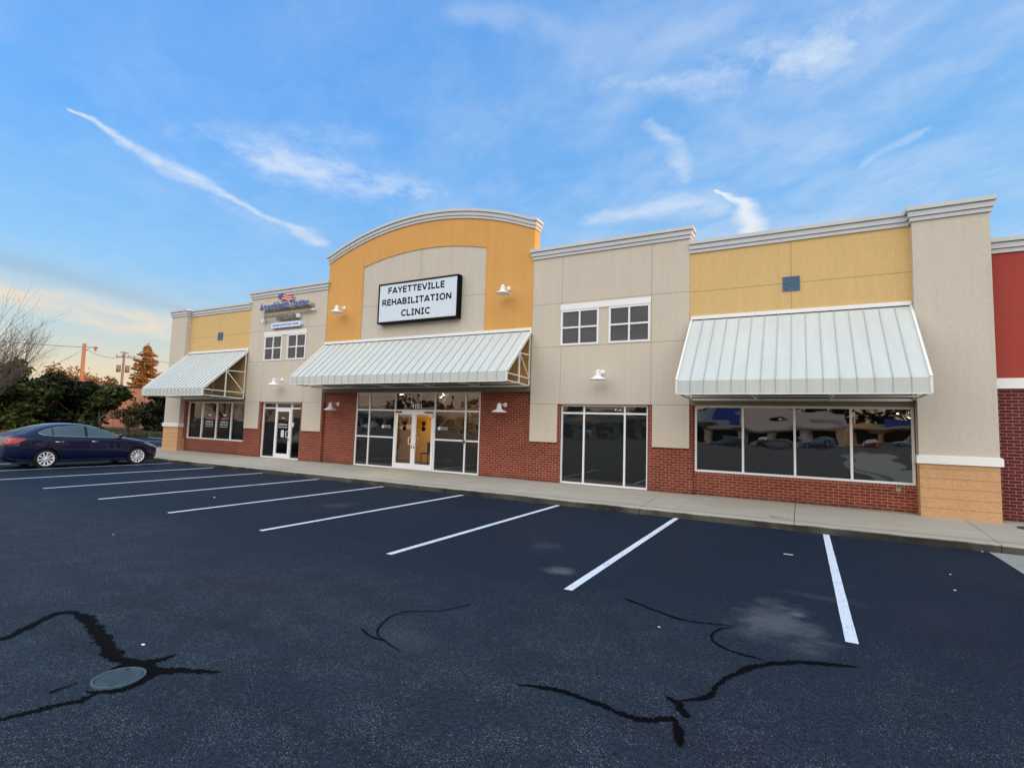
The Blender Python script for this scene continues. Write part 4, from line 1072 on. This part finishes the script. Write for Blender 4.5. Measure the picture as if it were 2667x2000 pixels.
    def patch(fn, us, lo, hi, nv=6, flip=False):
        m_ = MB(); L = []
        for u in us:
            a, b = lo(u), hi(u); L.append([fn(u, a+(b-a)*k/nv) for k in range(nv+1)])
        k0 = len(m_.v); w_ = nv+1
        for l_ in L: m_.v += [tuple(p) for p in l_]
        for i in range(len(L)-1):
            for j in range(nv):
                q = (k0+i*w_+j, k0+(i+1)*w_+j, k0+(i+1)*w_+j+1, k0+i*w_+j+1); m_.f.append(q if not flip else q[::-1]); m_.sm.append(True)
        return m_
    def interp(tab):
        def f_(u):
            for (a, va), (b, vb) in zip(tab, tab[1:]):
                if a <= u <= b:
                    t = (u-a)/(b-a); t = t*t*(3-2*t)*.35+t*.65; return va+(vb-va)*t
            return tab[0][1] if u < tab[0][0] else tab[-1][1]
        return f_
    LO = interp([(-1.52, 1.145), (-1.35, 1.075), (-1.1, 1.05), (-.6, 1.03), (0, 1.01), (.6, .992), (.98, .975)])
    HI = interp([(-1.52, 1.155), (-1.25, 1.27), (-.95, 1.345), (-.5, 1.385), (-.05, 1.365), (.3, 1.27), (.6, 1.145), (.98, .985)])
    for sx in (1, -1):
        for (a, b) in ((-1.50, -1.16), (-1.12, -.26), (-.17, .95)):
            us = lin(a, b, 14)
            patch(lambda y, z: side(y, z, sx, .006), us, LO, HI, 6, sx < 0).build('side_window', 'carglass', C, world=False)
        for (a, b) in ((-1.165, -1.115), (-.265, -.165)):
            patch(lambda y, z: side(y, z, sx, .0055), lin(a, b, 3), LO, HI, 6, sx < 0).build('window_pillar', 'blackp', C, world=False)
        m_ = MB(); us = lin(-1.52, .98, 36)
        pts = [side(u, LO(u)-.006, sx, .008) for u in us]; pt2 = [side(u, HI(u)+.006, sx, .008) for u in us]
        for P_ in (pts, pt2):
            for a, b in zip(P_, P_[1:]): m_.tube(a, b, .012, 6, caps=False)
        m_.build('window_trim', 'chrome', C, world=False)
        for hy in (-1.0, .02):
            m_ = MB(); p0 = side(hy-.10, .865, sx, .03); p1 = side(hy+.11, .86, sx, .03)
            m_.tube(p0, p1, .014, 8)
            for q in (p0, p1): m_.tube(q, q-Vector((sx*.03, 0, 0)), .012, 6)
            m_.build('door_handle', 'chrome', C, world=False)
        # shut lines
        m_ = MB()
        for yy, za, zb_ in ((-.21, .30, .98), (.98, .30, .93), (-1.13, .62, 1.03)):
            P_ = [side(yy+(.10*(1-k/8) if yy < -1 else 0), za+(zb_-za)*k/8, sx, .001) for k in range(9)]
            for a, b in zip(P_, P_[1:]): m_.tube(a, b, .004, 4, caps=False)
        m_.build('door_gap', 'blackp', C, world=False)
        patch(lambda y, z: side(y, z, sx, .006), lin(-2.30, -1.86, 10), interp([(-2.30, .80), (-2.1, .83), (-1.86, .955)]), interp([(-2.30, .99), (-2.1, .995), (-1.86, .985)]), 4, sx < 0).build('tail_light', 'taill', C, world=False)
        patch(lambda y, z: side(y, z, sx, .006), lin(1.60, 2.12, 10), interp([(1.60, .795), (1.86, .68), (2.12, .60)]), interp([(1.60, .82), (1.86, .76), (2.12, .66)]), 4, sx < 0).build('headlight', 'headl', C, world=False)
        m_ = MB(); c = side(.80, 1.0, sx, .10); m_.ball(c, .09, 12, (1.0, .75, .72)); m_.tube(c, side(.84, .985, sx, 0), .025, 8); m_.build('wing_mirror', paint, C, world=False)
        m_ = MB(); P_ = [side(y, .19, sx, .004) for y in lin(-.9, 1.0, 12)]
        for a, b in zip(P_, P_[1:]): m_.tube(a, b, .018, 6, caps=False)
        m_.build('sill_trim', 'blackp', C, world=False)
    patch(lambda x, y: top(x, y, .005), lin(-.56, .56, 12), lambda x: .26+.03*0, lambda x: .93-.22*(x/.6)**2, 8, True).build('windscreen', 'carglass', C, world=False)
    patch(lambda x, y: top(x, y, .005), lin(-.50, .50, 12), lambda x: -2.0+.12*(x/.6)**2, lambda x: -1.28, 8, True).build('rear_window', 'carglass', C, world=False)
    m_ = MB(); m_.box(-.30, .30, 2.16, 2.235, .38, .50); m_.build('grille', 'blackp', C, world=False)
    m_ = MB(); m_.box(-.26, .26, -2.36, -2.33, .62, .73); m_.build('number_plate', 'plaque', C, world=False)
    for wy in WY:
        for sx in (1, -1):
            xo = sx*.865
            m_ = MB(); m_.lathe([(.215, xo-sx*.20), (.30, xo-sx*.20), (.318, xo-sx*.17), (.318, xo-sx*.03), (.30, xo-.0), (.222, xo+sx*.004), (.215, xo-sx*.02)][::sx], (0, wy, .318), 40, 'x')
            ty = m_.build('wheel', 'rubber', C, world=False)
            m_ = MB(); m_.lathe([(.224, xo-sx*.004), (.228, xo+sx*.006), (.205, xo+sx*.004), (.200, xo-sx*.05)][::sx], (0, wy, .318), 40, 'x')
            m_.lathe([(.0, xo+sx*.004), (.045, xo+sx*.002), (.05, xo-sx*.03)][::sx], (0, wy, .318), 20, 'x')
            for k in range(10):
                a = 2*math.pi*k/10+.1
                def pt(r_, da, dx_): return (xo+sx*dx_, wy+r_*math.cos(a+da), .318+r_*math.sin(a+da))
                q = [pt(.035, -.35, -.008), pt(.035, .35, -.008), pt(.13, .15, -.014), pt(.207, .15, -.006), pt(.207, -.13, -.006), pt(.13, -.13, -.014)]
                m_.face(q if sx > 0 else q[::-1])
                q2 = [(x-sx*.025, y, z) for x, y, z in q]
                for i in range(6): m_.face([q[i], q2[i], q2[(i+1) % 6], q[(i+1) % 6]])
            m_.build('rim', 'alloy', ty, world=False)
            m_ = MB(); m_.lathe([(0, xo-sx*.07), (.21, xo-sx*.07)][::sx], (0, wy, .318), 24, 'x', False); m_.build('brake_disc', 'blackp', ty, world=False)
    m_ = MB(); m_.box(-.78, .78, -2.0, 2.0, .17, .28); m_.build('underbody', 'blackp', C, world=False)
    return C
car = make_car('carblue', 'dark blue four-door saloon parked nose to the kerb at the left end')
car.location = (-22.86, -5.0, 0)

# ------------------------------------------------------------------ vegetation
def leafmat(name, cols, rough=.7):
    m, t, b, gg = new_mat(name)
    oi = t.nodes.new('ShaderNodeNewGeometry')
    n, _ = gg.noise(oi.outputs['Position'], 1.3, 3, .6)
    k = gg.m('ADD', gg.m('MULTIPLY', oi.outputs['Random Per Island'], .6), gg.m('MULTIPLY', n, .4))
    t.links.new(gg.ramp(k, [(i/(len(cols)-1), c) for i, c in enumerate(cols)]), b.inputs['Base Color'])
    b.inputs['Roughness'].default_value = rough; b.inputs['Specular IOR Level'].default_value = .2
    return m
MAT['ever'] = leafmat('evergreen_leaf', [(.007, .012, .002), (.024, .034, .006), (.060, .070, .013), (.105, .115, .022)])
MAT['ever2'] = leafmat('dark_evergreen_leaf', [(.004, .008, .002), (.015, .023, .005), (.040, .048, .012)])
MAT['oliv'] = leafmat('olive_leaf', [(.03, .028, .010), (.07, .06, .02), (.12, .095, .035)])
MAT['conif'] = leafmat('conifer_needle', [(.12, .065, .022), (.30, .15, .05), (.48, .26, .10)])
MAT['rust'] = leafmat('rusty_twig', [(.14, .07, .035), (.24, .12, .06), (.33, .18, .09)])
MAT['bark'] = simple('bark', (.10, .065, .045), .9, var=.3, scale=6)
MAT['twig'] = simple('bare_twig', (.17, .115, .095), .85, var=.25, scale=5)
MAT['pole'] = simple('wood_pole', (.34, .15, .075), .85, var=.2, scale=3)
MAT['pole2'] = simple('weathered_pole', (.20, .15, .13), .85, var=.2, scale=3)
MAT['wire'] = simple('power_wire', (.05, .04, .04), .7)
def blob_leaves(mb, c, rad, n, size, rnd, shell=.35, droop=0):
    for _ in range(n):
        d = Vector((rnd.gauss(0, 1), rnd.gauss(0, 1), rnd.gauss(0, 1)))
        if d.length < 1e-3: continue
        d.normalize(); rr = (shell+(1-shell)*rnd.random())**.6
        nz = .75+.55*mnoise.noise(Vector((d.x*2.1+c[0], d.y*2.1+c[1], d.z*2.1+c[2])))
        p = Vector((c[0]+d.x*rad[0]*rr*nz, c[1]+d.y*rad[1]*rr*nz, c[2]+d.z*rad[2]*rr*nz))
        if p.z < .05: continue
        s_ = size*rnd.uniform(.5, 1.4); a = Vector((rnd.gauss(0, 1), rnd.gauss(0, 1), rnd.gauss(0, .7))).normalized()
        b = a.cross(d+Vector((rnd.gauss(0, .4), rnd.gauss(0, .4), rnd.gauss(0, .4))))
        if b.length < .05: continue
        b.normalize(); mb.face([p-a*s_, p-b*s_*.55, p+a*s_, p+b*s_*.55])
def azpos(az, dist, z=0): a = R(az); return (-.371+dist*math.sin(a), -14.074+dist*math.cos(a), z)
def big_shrub(az, dist, h, w, label, mat, seed, nl=3600, group=None, trunk=True, cat='tree', name='evergreen_tree', low=.1, size=.17):
    rnd = random.Random(seed); x, y, _ = azpos(az, dist)
    T = root(name, label, cat, (x, y, 0), group)
    mb = MB(); lobes = 9
    for k in range(lobes):
        a = rnd.uniform(0, 6.28); q = rnd.uniform(.1, .62)
        cz = h*(low+(.86-low)*rnd.random()); sc = math.sin(math.pi*min(1, max(.18, cz/h)))**.5
        blob_leaves(mb, (x+math.cos(a)*w*q*sc, y+math.sin(a)*w*q*sc, cz), (w*rnd.uniform(.38, .58), w*rnd.uniform(.38, .58), h*rnd.uniform(.16, .26)), nl//lobes, size, rnd)
    mb.build('crown', mat, T)
    mb = MB()
    mb.tube((x, y, -.1), (x+.1, y, h*.6), .16, 8, .06)
    for k in range(6):
        a = rnd.uniform(0, 6.28); z0 = h*rnd.uniform(.12, .5)
        mb.tube((x, y, z0), (x+math.cos(a)*w*.6, y+math.sin(a)*w*.6, z0+h*.28), .06, 6, .02)
    mb.build('trunk', 'bark', T)
    return T
HE = [(-77.6, 60, 6.6, 4.2, 'ever', 'bushy evergreen cut by the left edge of the picture, under the bare tree'),
      (-74.0, 61, 6.0, 3.8, 'ever', 'rounded olive green evergreen left of the wooden pole, second from the edge'),
      (-71.9, 58, 5.75, 3.4, 'ever', 'tallest dense green evergreen straight behind the roof of the blue car'),
      (-70.1, 61, 5.5, 3.2, 'ever2', 'dark green evergreen just left of the wooden pole with the lamp arm'),
      (-68.5, 60, 5.1, 2.9, 'ever2', 'very dark evergreen at the foot of the wooden pole with the lamp arm'),
      (-67.1, 58, 4.7, 2.5, 'ever', 'spreading evergreen at the right end of the row, beside the brick wall')]
for i, (az, d, h, w, m, lb) in enumerate(HE): big_shrub(az, d, h, w, lb, m, 20+i, 9000 if w > 3 else 7000, 'evergreens beyond the car park', size=.19)
big_shrub(-65.05, 57, 3.0, 1.5, 'small rounded bush with a short stem in front of the brick wall', 'oliv', 41, 1500, low=.35, name='small_tree', size=.12)
big_shrub(-63.1, 60, 4.4, 2.7, 'dark green bush beside the left stone pilaster of the building', 'ever2', 42, 3600, name='evergreen_tree')
big_shrub(-61.3, 62, 5.0, 2.6, 'green evergreen mostly hidden behind the left pilaster', 'ever2', 43, 3000, name='evergreen_tree')
# far rusty tree tops behind the hedge
for i, (az, d, h, w) in enumerate(((-69.4, 96, 8.4, 4.5), (-67.6, 98, 8.2, 4.6), (-66.6, 99, 7.2, 3.2), (-62.7, 100, 9.0, 3.0))):
    lb = ['rusty sunlit bare tree top showing left of the wooden pole', 'rusty sunlit bare tree top between the two utility poles', 'low sunlit bare tree top just left of the pole with transformers', 'sunlit orange tree between the tall conifer and the building'][i]
    big_shrub(az, d, h, w, lb, 'rust', 60+i, 1700, 'sunlit trees far behind the hedge', low=.4, name='bare_tree', size=.20)
# tall conifer catching the last sun
def conifer(az, dist, h, w, label, seed):
    rnd = random.Random(seed); x, y, _ = azpos(az, dist); T = root('conifer_tree', label, 'tree', (x, y, 0))
    mb = MB(); mb.tube((x, y, 0), (x, y, h), .22, 10, .04); mt = MB()
    z = h*.22
    while z < h:
        t = z/h; L = w*(1-t)**.8*(.6+.55*rnd.random())*(1.0 if t > .3 else .8); nb = 10
        for k in range(nb):
            a = rnd.uniform(0, 6.28); l = L*rnd.uniform(.55, 1.1); q = Vector((math.cos(a), math.sin(a), .12))
            mb.tube((x, y, z), tuple(Vector((x, y, z))+q*l), .04, 5, .012)
            for s_ in range(int(3+l*3)):
                c = Vector((x, y, z))+q*l*rnd.uniform(.25, 1.02)
                blob_leaves(mt, tuple(c), (.5, .5, .3), 15, .15, rnd, .1)
        z += h*.036*rnd.uniform(.8, 1.2)
    blob_leaves(mt, (x, y, h), (.3, .3, .5), 40, .12, rnd)
    mb.build('trunk', 'bark', T); mt.build('crown', 'conif', T); return T
conifer(-64.1, 95, 12.2, 5.4, 'tall layered conifer glowing orange in the last sun, left of the building', 5)
# bare crepe myrtle at the left edge
def bare_tree():
    rnd = random.Random(11); x, y, _ = azpos(-75.9, 32); T = root('bare_tree', 'bare many-stemmed tree with fine arching twigs at the left edge', 'tree', (x, y, 0))
    tr, tw = MB(), MB(); tips = []
    def grow(p, d, L, r, depth):
        segs = 4; q = p
        for k in range(segs):
            d = (d+Vector((rnd.gauss(0, .07), rnd.gauss(0, .07), rnd.gauss(0, .05)+.02*(depth < 2)))).normalized()
            n_ = q+d*L/segs; (tr if depth < 1 else tw).tube(q, n_, r*(1-.5*k/segs), 6 if depth < 2 else 4, r*(1-.5*(k+1)/segs), caps=False); q = n_
            if depth < (4 if rnd.random() < .5 else 3) and k >= 1:
                for _ in range(2 if depth == 0 or (depth < 3 and rnd.random() < .45) else 1):
                    ax = Vector((rnd.gauss(0, 1), rnd.gauss(0, 1), rnd.gauss(0, .35))).normalized()
                    grow(q, (d*.9+ax*.40+Vector((0, 0, .10))).normalized(), L*rnd.uniform(.6, .85), r*.6, depth+1)
        if depth >= 2: tips.append(q)
    for k in range(8):
        a = 6.28*k/8+rnd.uniform(-.2, .2)
        grow(Vector((x+.12*math.cos(a), y+.12*math.sin(a), 0)), Vector((math.cos(a)*.5, math.sin(a)*.5, 1)).normalized(), 2.5, .034, 0)
    print('bare tree', len(tw.f))
    tr.build('trunk', 'twig', T); tw.build('crown', 'twig', T)
    tips.sort(key=lambda q: -q.z)
    for q in tips[3:150:24]:
        pm = MB(); pm.ball(q, .06, 6, (1, 1, 1.5)); pm.ball(q+Vector((.05, .02, -.07)), .045, 6); pm.build('seed_head', 'twig', T)
bare_tree()
# ground cover bank behind the lot, pine straw and grass
def bankmat():
    m, t, b, gg = new_mat('pine_straw'); P, N = pos(gg)
    n, _ = gg.noise(P, 9, 5, .7); big, _ = gg.noise(P, .4, 3, .5)
    t.links.new(gg.mix(gg.smooth(big, .45, .6), gg.ramp(n, [(.3, (.05, .02, .012)), (.7, (.17, .07, .035))]), gg.ramp(n, [(.3, (.03, .04, .012)), (.7, (.09, .10, .03))])), b.inputs['Base Color']); b.inputs['Roughness'].default_value = 1
    bump(gg, b, n, .8, .05); return m
MAT['bank'] = bankmat()
mb = MB(); rnd = random.Random(3); E0 = [azpos(a, d) for a, d in ((-100, 62), (-84, 60), (-76, 60.5), (-72.5, 59), (-68, 60), (-66, 61), (-63.5, 61.5), (-60, 64), (-50, 80), (-40, 110))]
for (xa, ya, _), (xb, yb, _) in zip(E0, E0[1:]):
    n = 14
    for k in range(n):
        def P4(t, s_):
            bx, by = xa+(xb-xa)*t, ya+(yb-ya)*t; L = math.hypot(bx+.371, by+14.074); ux, uy = (bx+.371)/L, (by+14.074)/L
            d_ = [0, .8, 3, 9, 60][s_]-6.5; hh = [0, .16, .35, .5, .5][s_]+(.08*mnoise.noise(Vector((bx*.6, by*.6, s_))) if s_ else 0)
            return (bx+ux*d_, by+uy*d_, hh+(.01 if s_ == 0 else 0))
        for s_ in range(4): mb.face([P4(k/n, s_), P4(k/n, s_+1), P4((k+1)/n, s_+1), P4((k+1)/n, s_)], True)
struct(mb.build('planted_bank', 'bank'))
# grass and straw tufts so the edge is not a line
mb = MB()
for _ in range(2600):
    a = rnd.uniform(-86, -60); d = rnd.uniform(53.5, 57); x, y, _z = azpos(a, d); h = rnd.uniform(.08, .3); w = rnd.uniform(.03, .09); t = rnd.uniform(0, 3.14)
    mb.face([(x-w*math.cos(t), y-w*math.sin(t), .02), (x+w*math.cos(t), y+w*math.sin(t), .02), (x+rnd.uniform(-.1, .1), y, .15+h)])
tag(mb.build('ground_cover', 'oliv'), 'dry grass and low ground cover along the far edge of the car park', 'ground cover', kind='stuff')
# brick building beyond the hedge
FB = root('brick_building', 'orange brick building with a flat roof beyond the hedge, left of the beige building', 'building', azpos(-67, 68))
a = Vector(azpos(-73, 76)); b = Vector(azpos(-56, 62)); a.z = b.z = 0
dn = (b-a).normalized(); nn = Vector((dn.y, -dn.x, 0)); nn = nn if nn.dot(Vector((0, -14, 0))-a) > 0 else -nn
def slab(mb, a, b, off, th, z0, z1):
    p = [a+nn*off, b+nn*off, b+nn*(off-th), a+nn*(off-th)]
    lo_ = [(v.x, v.y, z0) for v in p]; hi_ = [(v.x, v.y, z1) for v in p]
    mb.face(lo_[::-1]); mb.face(hi_)
    for i in range(4): mb.face([lo_[i], lo_[(i+1) % 4], hi_[(i+1) % 4], hi_[i]])
def farb():
    m, t, b_, gg = new_mat('far_brick_wall'); P, N = pos(gg); x, y, z = gg.xyz(P)
    u = gg.m('ADD', gg.m('MULTIPLY', x, dn.x), gg.m('MULTIPLY', y, dn.y))
    n = t.nodes.new('ShaderNodeTexBrick'); t.links.new(gg.comb(u, z, 0.0), n.inputs['Vector']); n.inputs['Scale'].default_value = 1
    n.inputs['Brick Width'].default_value = .4; n.inputs['Row Height'].default_value = .2; n.inputs['Mortar Size'].default_value = .012
    n.inputs['Color1'].default_value = (.46, .17, .085, 1); n.inputs['Color2'].default_value = (.54, .21, .105, 1); n.inputs['Mortar'].default_value = (.52, .30, .18, 1)
    big, _ = gg.noise(P, .35, 5, .65); st = gg.noise(gg.comb(gg.m('MULTIPLY', u, 1.2), 0.0, gg.m('MULTIPLY', z, .15)), 1, 5, .6)[0]
    k = gg.m('ADD', gg.m('MULTIPLY', big, .5), gg.m('MULTIPLY_ADD', st, .5, .5)); t.links.new(gg.v('SCALE', n.outputs['Color'], scale=k), b_.inputs['Base Color']); b_.inputs['Roughness'].default_value = .95
    return m
MAT['farb'] = farb()
mb = MB(); slab(mb, a, b, 0, .4, 0, 4.62); mb.build('wall', 'farb', FB)
mb = MB(); slab(mb, a, b, .12, .6, 4.621, 4.80); mb.build('roof_edge', 'dark', FB)
mb = MB(); slab(mb, a, b, -.41, 16, 0, 4.6); mb.build('rear_block', 'farb', FB)
p = a+(b-a)*.42
mb = MB()
for k in (.30, .52, .75): 
    q = a+(b-a)*k; slab(mb, q, q+dn*1.1, .03, .05, .1, 2.3)
mb.build('door', 'dark', FB)
# ramp handrail in front of the brick wall
hr = root('handrail', 'pale sloping handrail in front of the orange brick wall', 'handrail', azpos(-66.2, 56))
mb = MB(); p0 = Vector(azpos(-67.0, 57, 1.5)); p1 = Vector(azpos(-66.1, 57, 2.15)); mb.tube(p0, p1, .045, 6); mb.build('rail', 'pole2', hr)
mb = MB()
for t in (.02, .98): q = p0+(p1-p0)*t; mb.tube((q.x, q.y, .2), q, .02, 6)
mb.build('post', 'pole2', hr)
# utility poles
U = root('utility_pole', 'thick reddish wooden pole with a lamp arm above the hedge', 'utility pole', azpos(-68.45, 66))
x, y, _ = azpos(-68.45, 66); zt_ = 1.85+66*math.tan(R(5.85))
mb = MB(); mb.tube((x, y, 0), (x+.05, y-.1, zt_), .21, 12, .15); mb.build('pole', 'pole', U)
mb = MB(); e = Vector(azpos(-67.75, 66, zt_-.25)); mb.tube((x, y, zt_-.35), e, .035, 6); mb.tube((x, y, zt_-.8), (x+(e.x-x)*.5, y+(e.y-y)*.5, zt_-.3), .025, 6); mb.build('lamp_arm', 'pole', U)
mb = MB(); mb.ball((e.x, e.y, e.z-.05), .16, 10, (1.2, 1.2, .8)); mb.tube((e.x, e.y, e.z-.2), (e.x, e.y, e.z-.38), .10, 8); mb.build('lamp_head', 'pole', U)
U2 = root('utility_pole', 'grey utility pole with crossarm and transformers left of the tall conifer', 'utility pole', azpos(-65.75, 92))
x2, y2, _ = azpos(-65.75, 92); z2 = 1.85+92*math.tan(R(5.45)); pd = Vector((math.cos(R(65.75)), math.sin(R(65.75)), 0))
mb = MB(); mb.tube((x2, y2, 0), (x2, y2, z2), .2, 10, .14); mb.build('pole', 'pole2', U2)
mb = MB(); c = Vector((x2, y2, z2-.75)); mb.tube(c-pd*.9, c+pd*1.3, .07, 6, square=True); c = Vector((x2, y2, z2-.1)); mb.tube(c-pd*.5, c+pd*.5, .06, 6, square=True); mb.build('crossarm', 'pole2', U2)
mb = MB()
for k in (-.85, -.2, .5, 1.2): q = Vector((x2, y2, z2-.68))+pd*k; mb.tube(q, q+Vector((0, 0, .28)), .06, 6)
mb.build('insulator', 'pole2', U2)
mb = MB()
for k in (-.5, .5): q = Vector((x2, y2, z2-2.9))+pd*k; mb.tube(q, q+Vector((0, 0, 1.0)), .27, 12)
mb.build('transformer', 'pole2', U2)
def wire(a, b, sag, label):
    mb = MB(); a = Vector(a); b = Vector(b); P_ = [a+(b-a)*t+Vector((0, 0, -sag*4*t*(1-t))) for t in lin(0, 1, 24)]
    for p_, q_ in zip(P_, P_[1:]): mb.tube(p_, q_, .022, 4, caps=False)
    tag(mb.build('power_wire', 'wire'), label, 'wire', 'overhead wires')
wire((x, y, zt_-.35), azpos(-86, 60, 8.3), .5, 'thin overhead wire running left from the wooden pole with the lamp arm')
wire((x, y, zt_-.5), (x2, y2, z2-.6), .5, 'thin overhead wire between the two utility poles')
wire((x2, y2, z2-.4), azpos(-50, 120, 11), .8, 'thin overhead wire running right from the pole with transformers')

# ------------------------------------------------------------------ the far side of the car park (seen only mirrored in the glass)
MAT['tan'] = simple('tan_wall', (.75, .50, .25), .9); MAT['tanw'] = simple('cream_wall', (.80, .74, .60), .9)
MAT['bluew'] = simple('blue_wall', (.03, .09, .40), .7)
def emis(name, col, st):
    m, t, b, gg = new_mat(name); b.inputs['Base Color'].default_value = (*col, 1); b.inputs['Emission Color'].default_value = (*col, 1); b.inputs['Emission Strength'].default_value = st; return m
MAT['lampon'] = emis('lit_lamp_glass', (1, .86, .5), 70)
def opp(x0, x1, y, h, mat, label, panel=None, arch=False):
    O = root('store_building', label, 'building', ((x0+x1)/2, y, 0))
    mb = MB(); mb.box(x0, x1, y-20, y, 0, h); mb.build('wall', mat, O)
    mb = MB()
    for k in range(int((x1-x0)/5)): mb.box(x0+1+5*k, x0+4.6+5*k, y+.001, y+.1, .3, 3.0)
    mb.build('shop_window', 'black', O)
    mb = MB(); mb.box(x0-.3, x1+.3, y+.001, y+2.2, 3.4, 3.9); mb.build('canopy', 'trim', O)
    if panel: mb = MB(); mb.box(panel[0], panel[1], y+.1, y+.5, 3.9, h+1.5); mb.build('panel', 'bluew', O)
opp(-125, -58, -100, 6, 'tanw', 'cream store across the car park, mirrored in the entrance glass')
opp(-52, -25, -100, 5, 'tan', 'tan store across the car park, mirrored in the right bay front')
opp(-20, 5.5, -84, 5.6, 'tanw', 'cream store with a tall blue entrance panel, mirrored in the large right window', (-13.8, -9.8))
opp(7, 34, -104, 4.6, 'tan', 'low tan store, mirrored in the right half of the large window', (13, 18))
mb = MB(); rnd = random.Random(9)
for k in range(34):
    cx = -170+7.5*k+rnd.uniform(-2, 2); hh = rnd.uniform(9, 19)
    blob_leaves(mb, (cx, -176+rnd.uniform(-4, 4), hh*.5), (7, 4, hh*.6), 300, 1.1, rnd)
tag(mb.build('tree_line', 'ever2'), 'far dark wood across the car park, mirrored in the glass', 'wood', kind='stuff')
def lotlight():
    L = root('lot_light', 'x', 'street lamp', (0, 0, 0), 'lit car park lights mirrored in the glass')
    mb = MB(); mb.tube((0, 0, 0), (0, 0, 9), .11, 8, .08); mb.tube((-.8, 0, 8.95), (.8, 0, 8.95), .05, 6); mb.build('pole', 'white', L)
    mb = MB(); mb.box(-1.15, -.7, -.2, .2, 8.85, 9.0); mb.box(.7, 1.15, -.2, .2, 8.85, 9.0); mb.build('lamp_head', 'lampon', L); return L
ll = lotlight()
for i, (x_, y_) in enumerate(((-86, -88), (-94, -95), (-77, -90), (5.5, -140), (-52, -150), (21, -140))):
    o = ll if i == 0 else copy_tree(ll); o.location = (x_, y_, 0)
    o['label'] = 'lit twin-headed car park light, reflection number %s from the left' % ['three', 'one', 'four', 'seven', 'five', 'six'][i]
    o['label'] = ['lit twin light mirrored above the house number of the entrance', 'lit twin light mirrored in the left transom of the entrance', 'lit twin light mirrored in the right transom of the entrance',
                  'lit twin light mirrored in the third pane of the large window', 'lit twin light mirrored in the glass of the right bay front', 'lit twin light mirrored at the right end of the large window'][i]
FARCARS = [(-72, -70, 'carwhite', 0, 'white saloon mirrored in the left part of the entrance glass'), (-84, -72, 'cargrey', 0, 'grey saloon mirrored left of the double doors'),
           (-36, -76, 'cargrey', 1, 'grey saloon mirrored in the right shop front'), (-17, -74, 'carwhite', 0, 'white saloon mirrored in the first pane of the large window'),
           (-11, -75, 'cargrey', 1, 'grey saloon mirrored under the blue entrance panel'), (-5.5, -74, 'carwhite', 0, 'white saloon mirrored in the second pane of the large window'),
           (1.5, -75, 'carwhite', 1, 'white saloon mirrored in the third pane of the large window'), (7.5, -72, 'carred', 0, 'red saloon mirrored in the third pane of the large window'),
           (13, -74, 'carwhite', 1, 'white saloon mirrored in the last pane of the large window'), (19, -73, 'cargrey', 0, 'grey saloon mirrored at the right end of the large window')]
for x_, y_, pn, tw_, lb in FARCARS:
    c_ = copy_tree(car); c_.location = (x_, y_, 0); c_.rotation_euler = (0, 0, R(90) if tw_ else 0); c_['label'] = lb; c_['group'] = 'cars across the car park'
    for ch in [k for k in bpy.data.objects if k.parent == c_]:
        if ch.name.split('.')[0] in ('body', 'wing_mirror'):
            ch.data = ch.data.copy(); ch.data.materials[0] = MAT[pn]
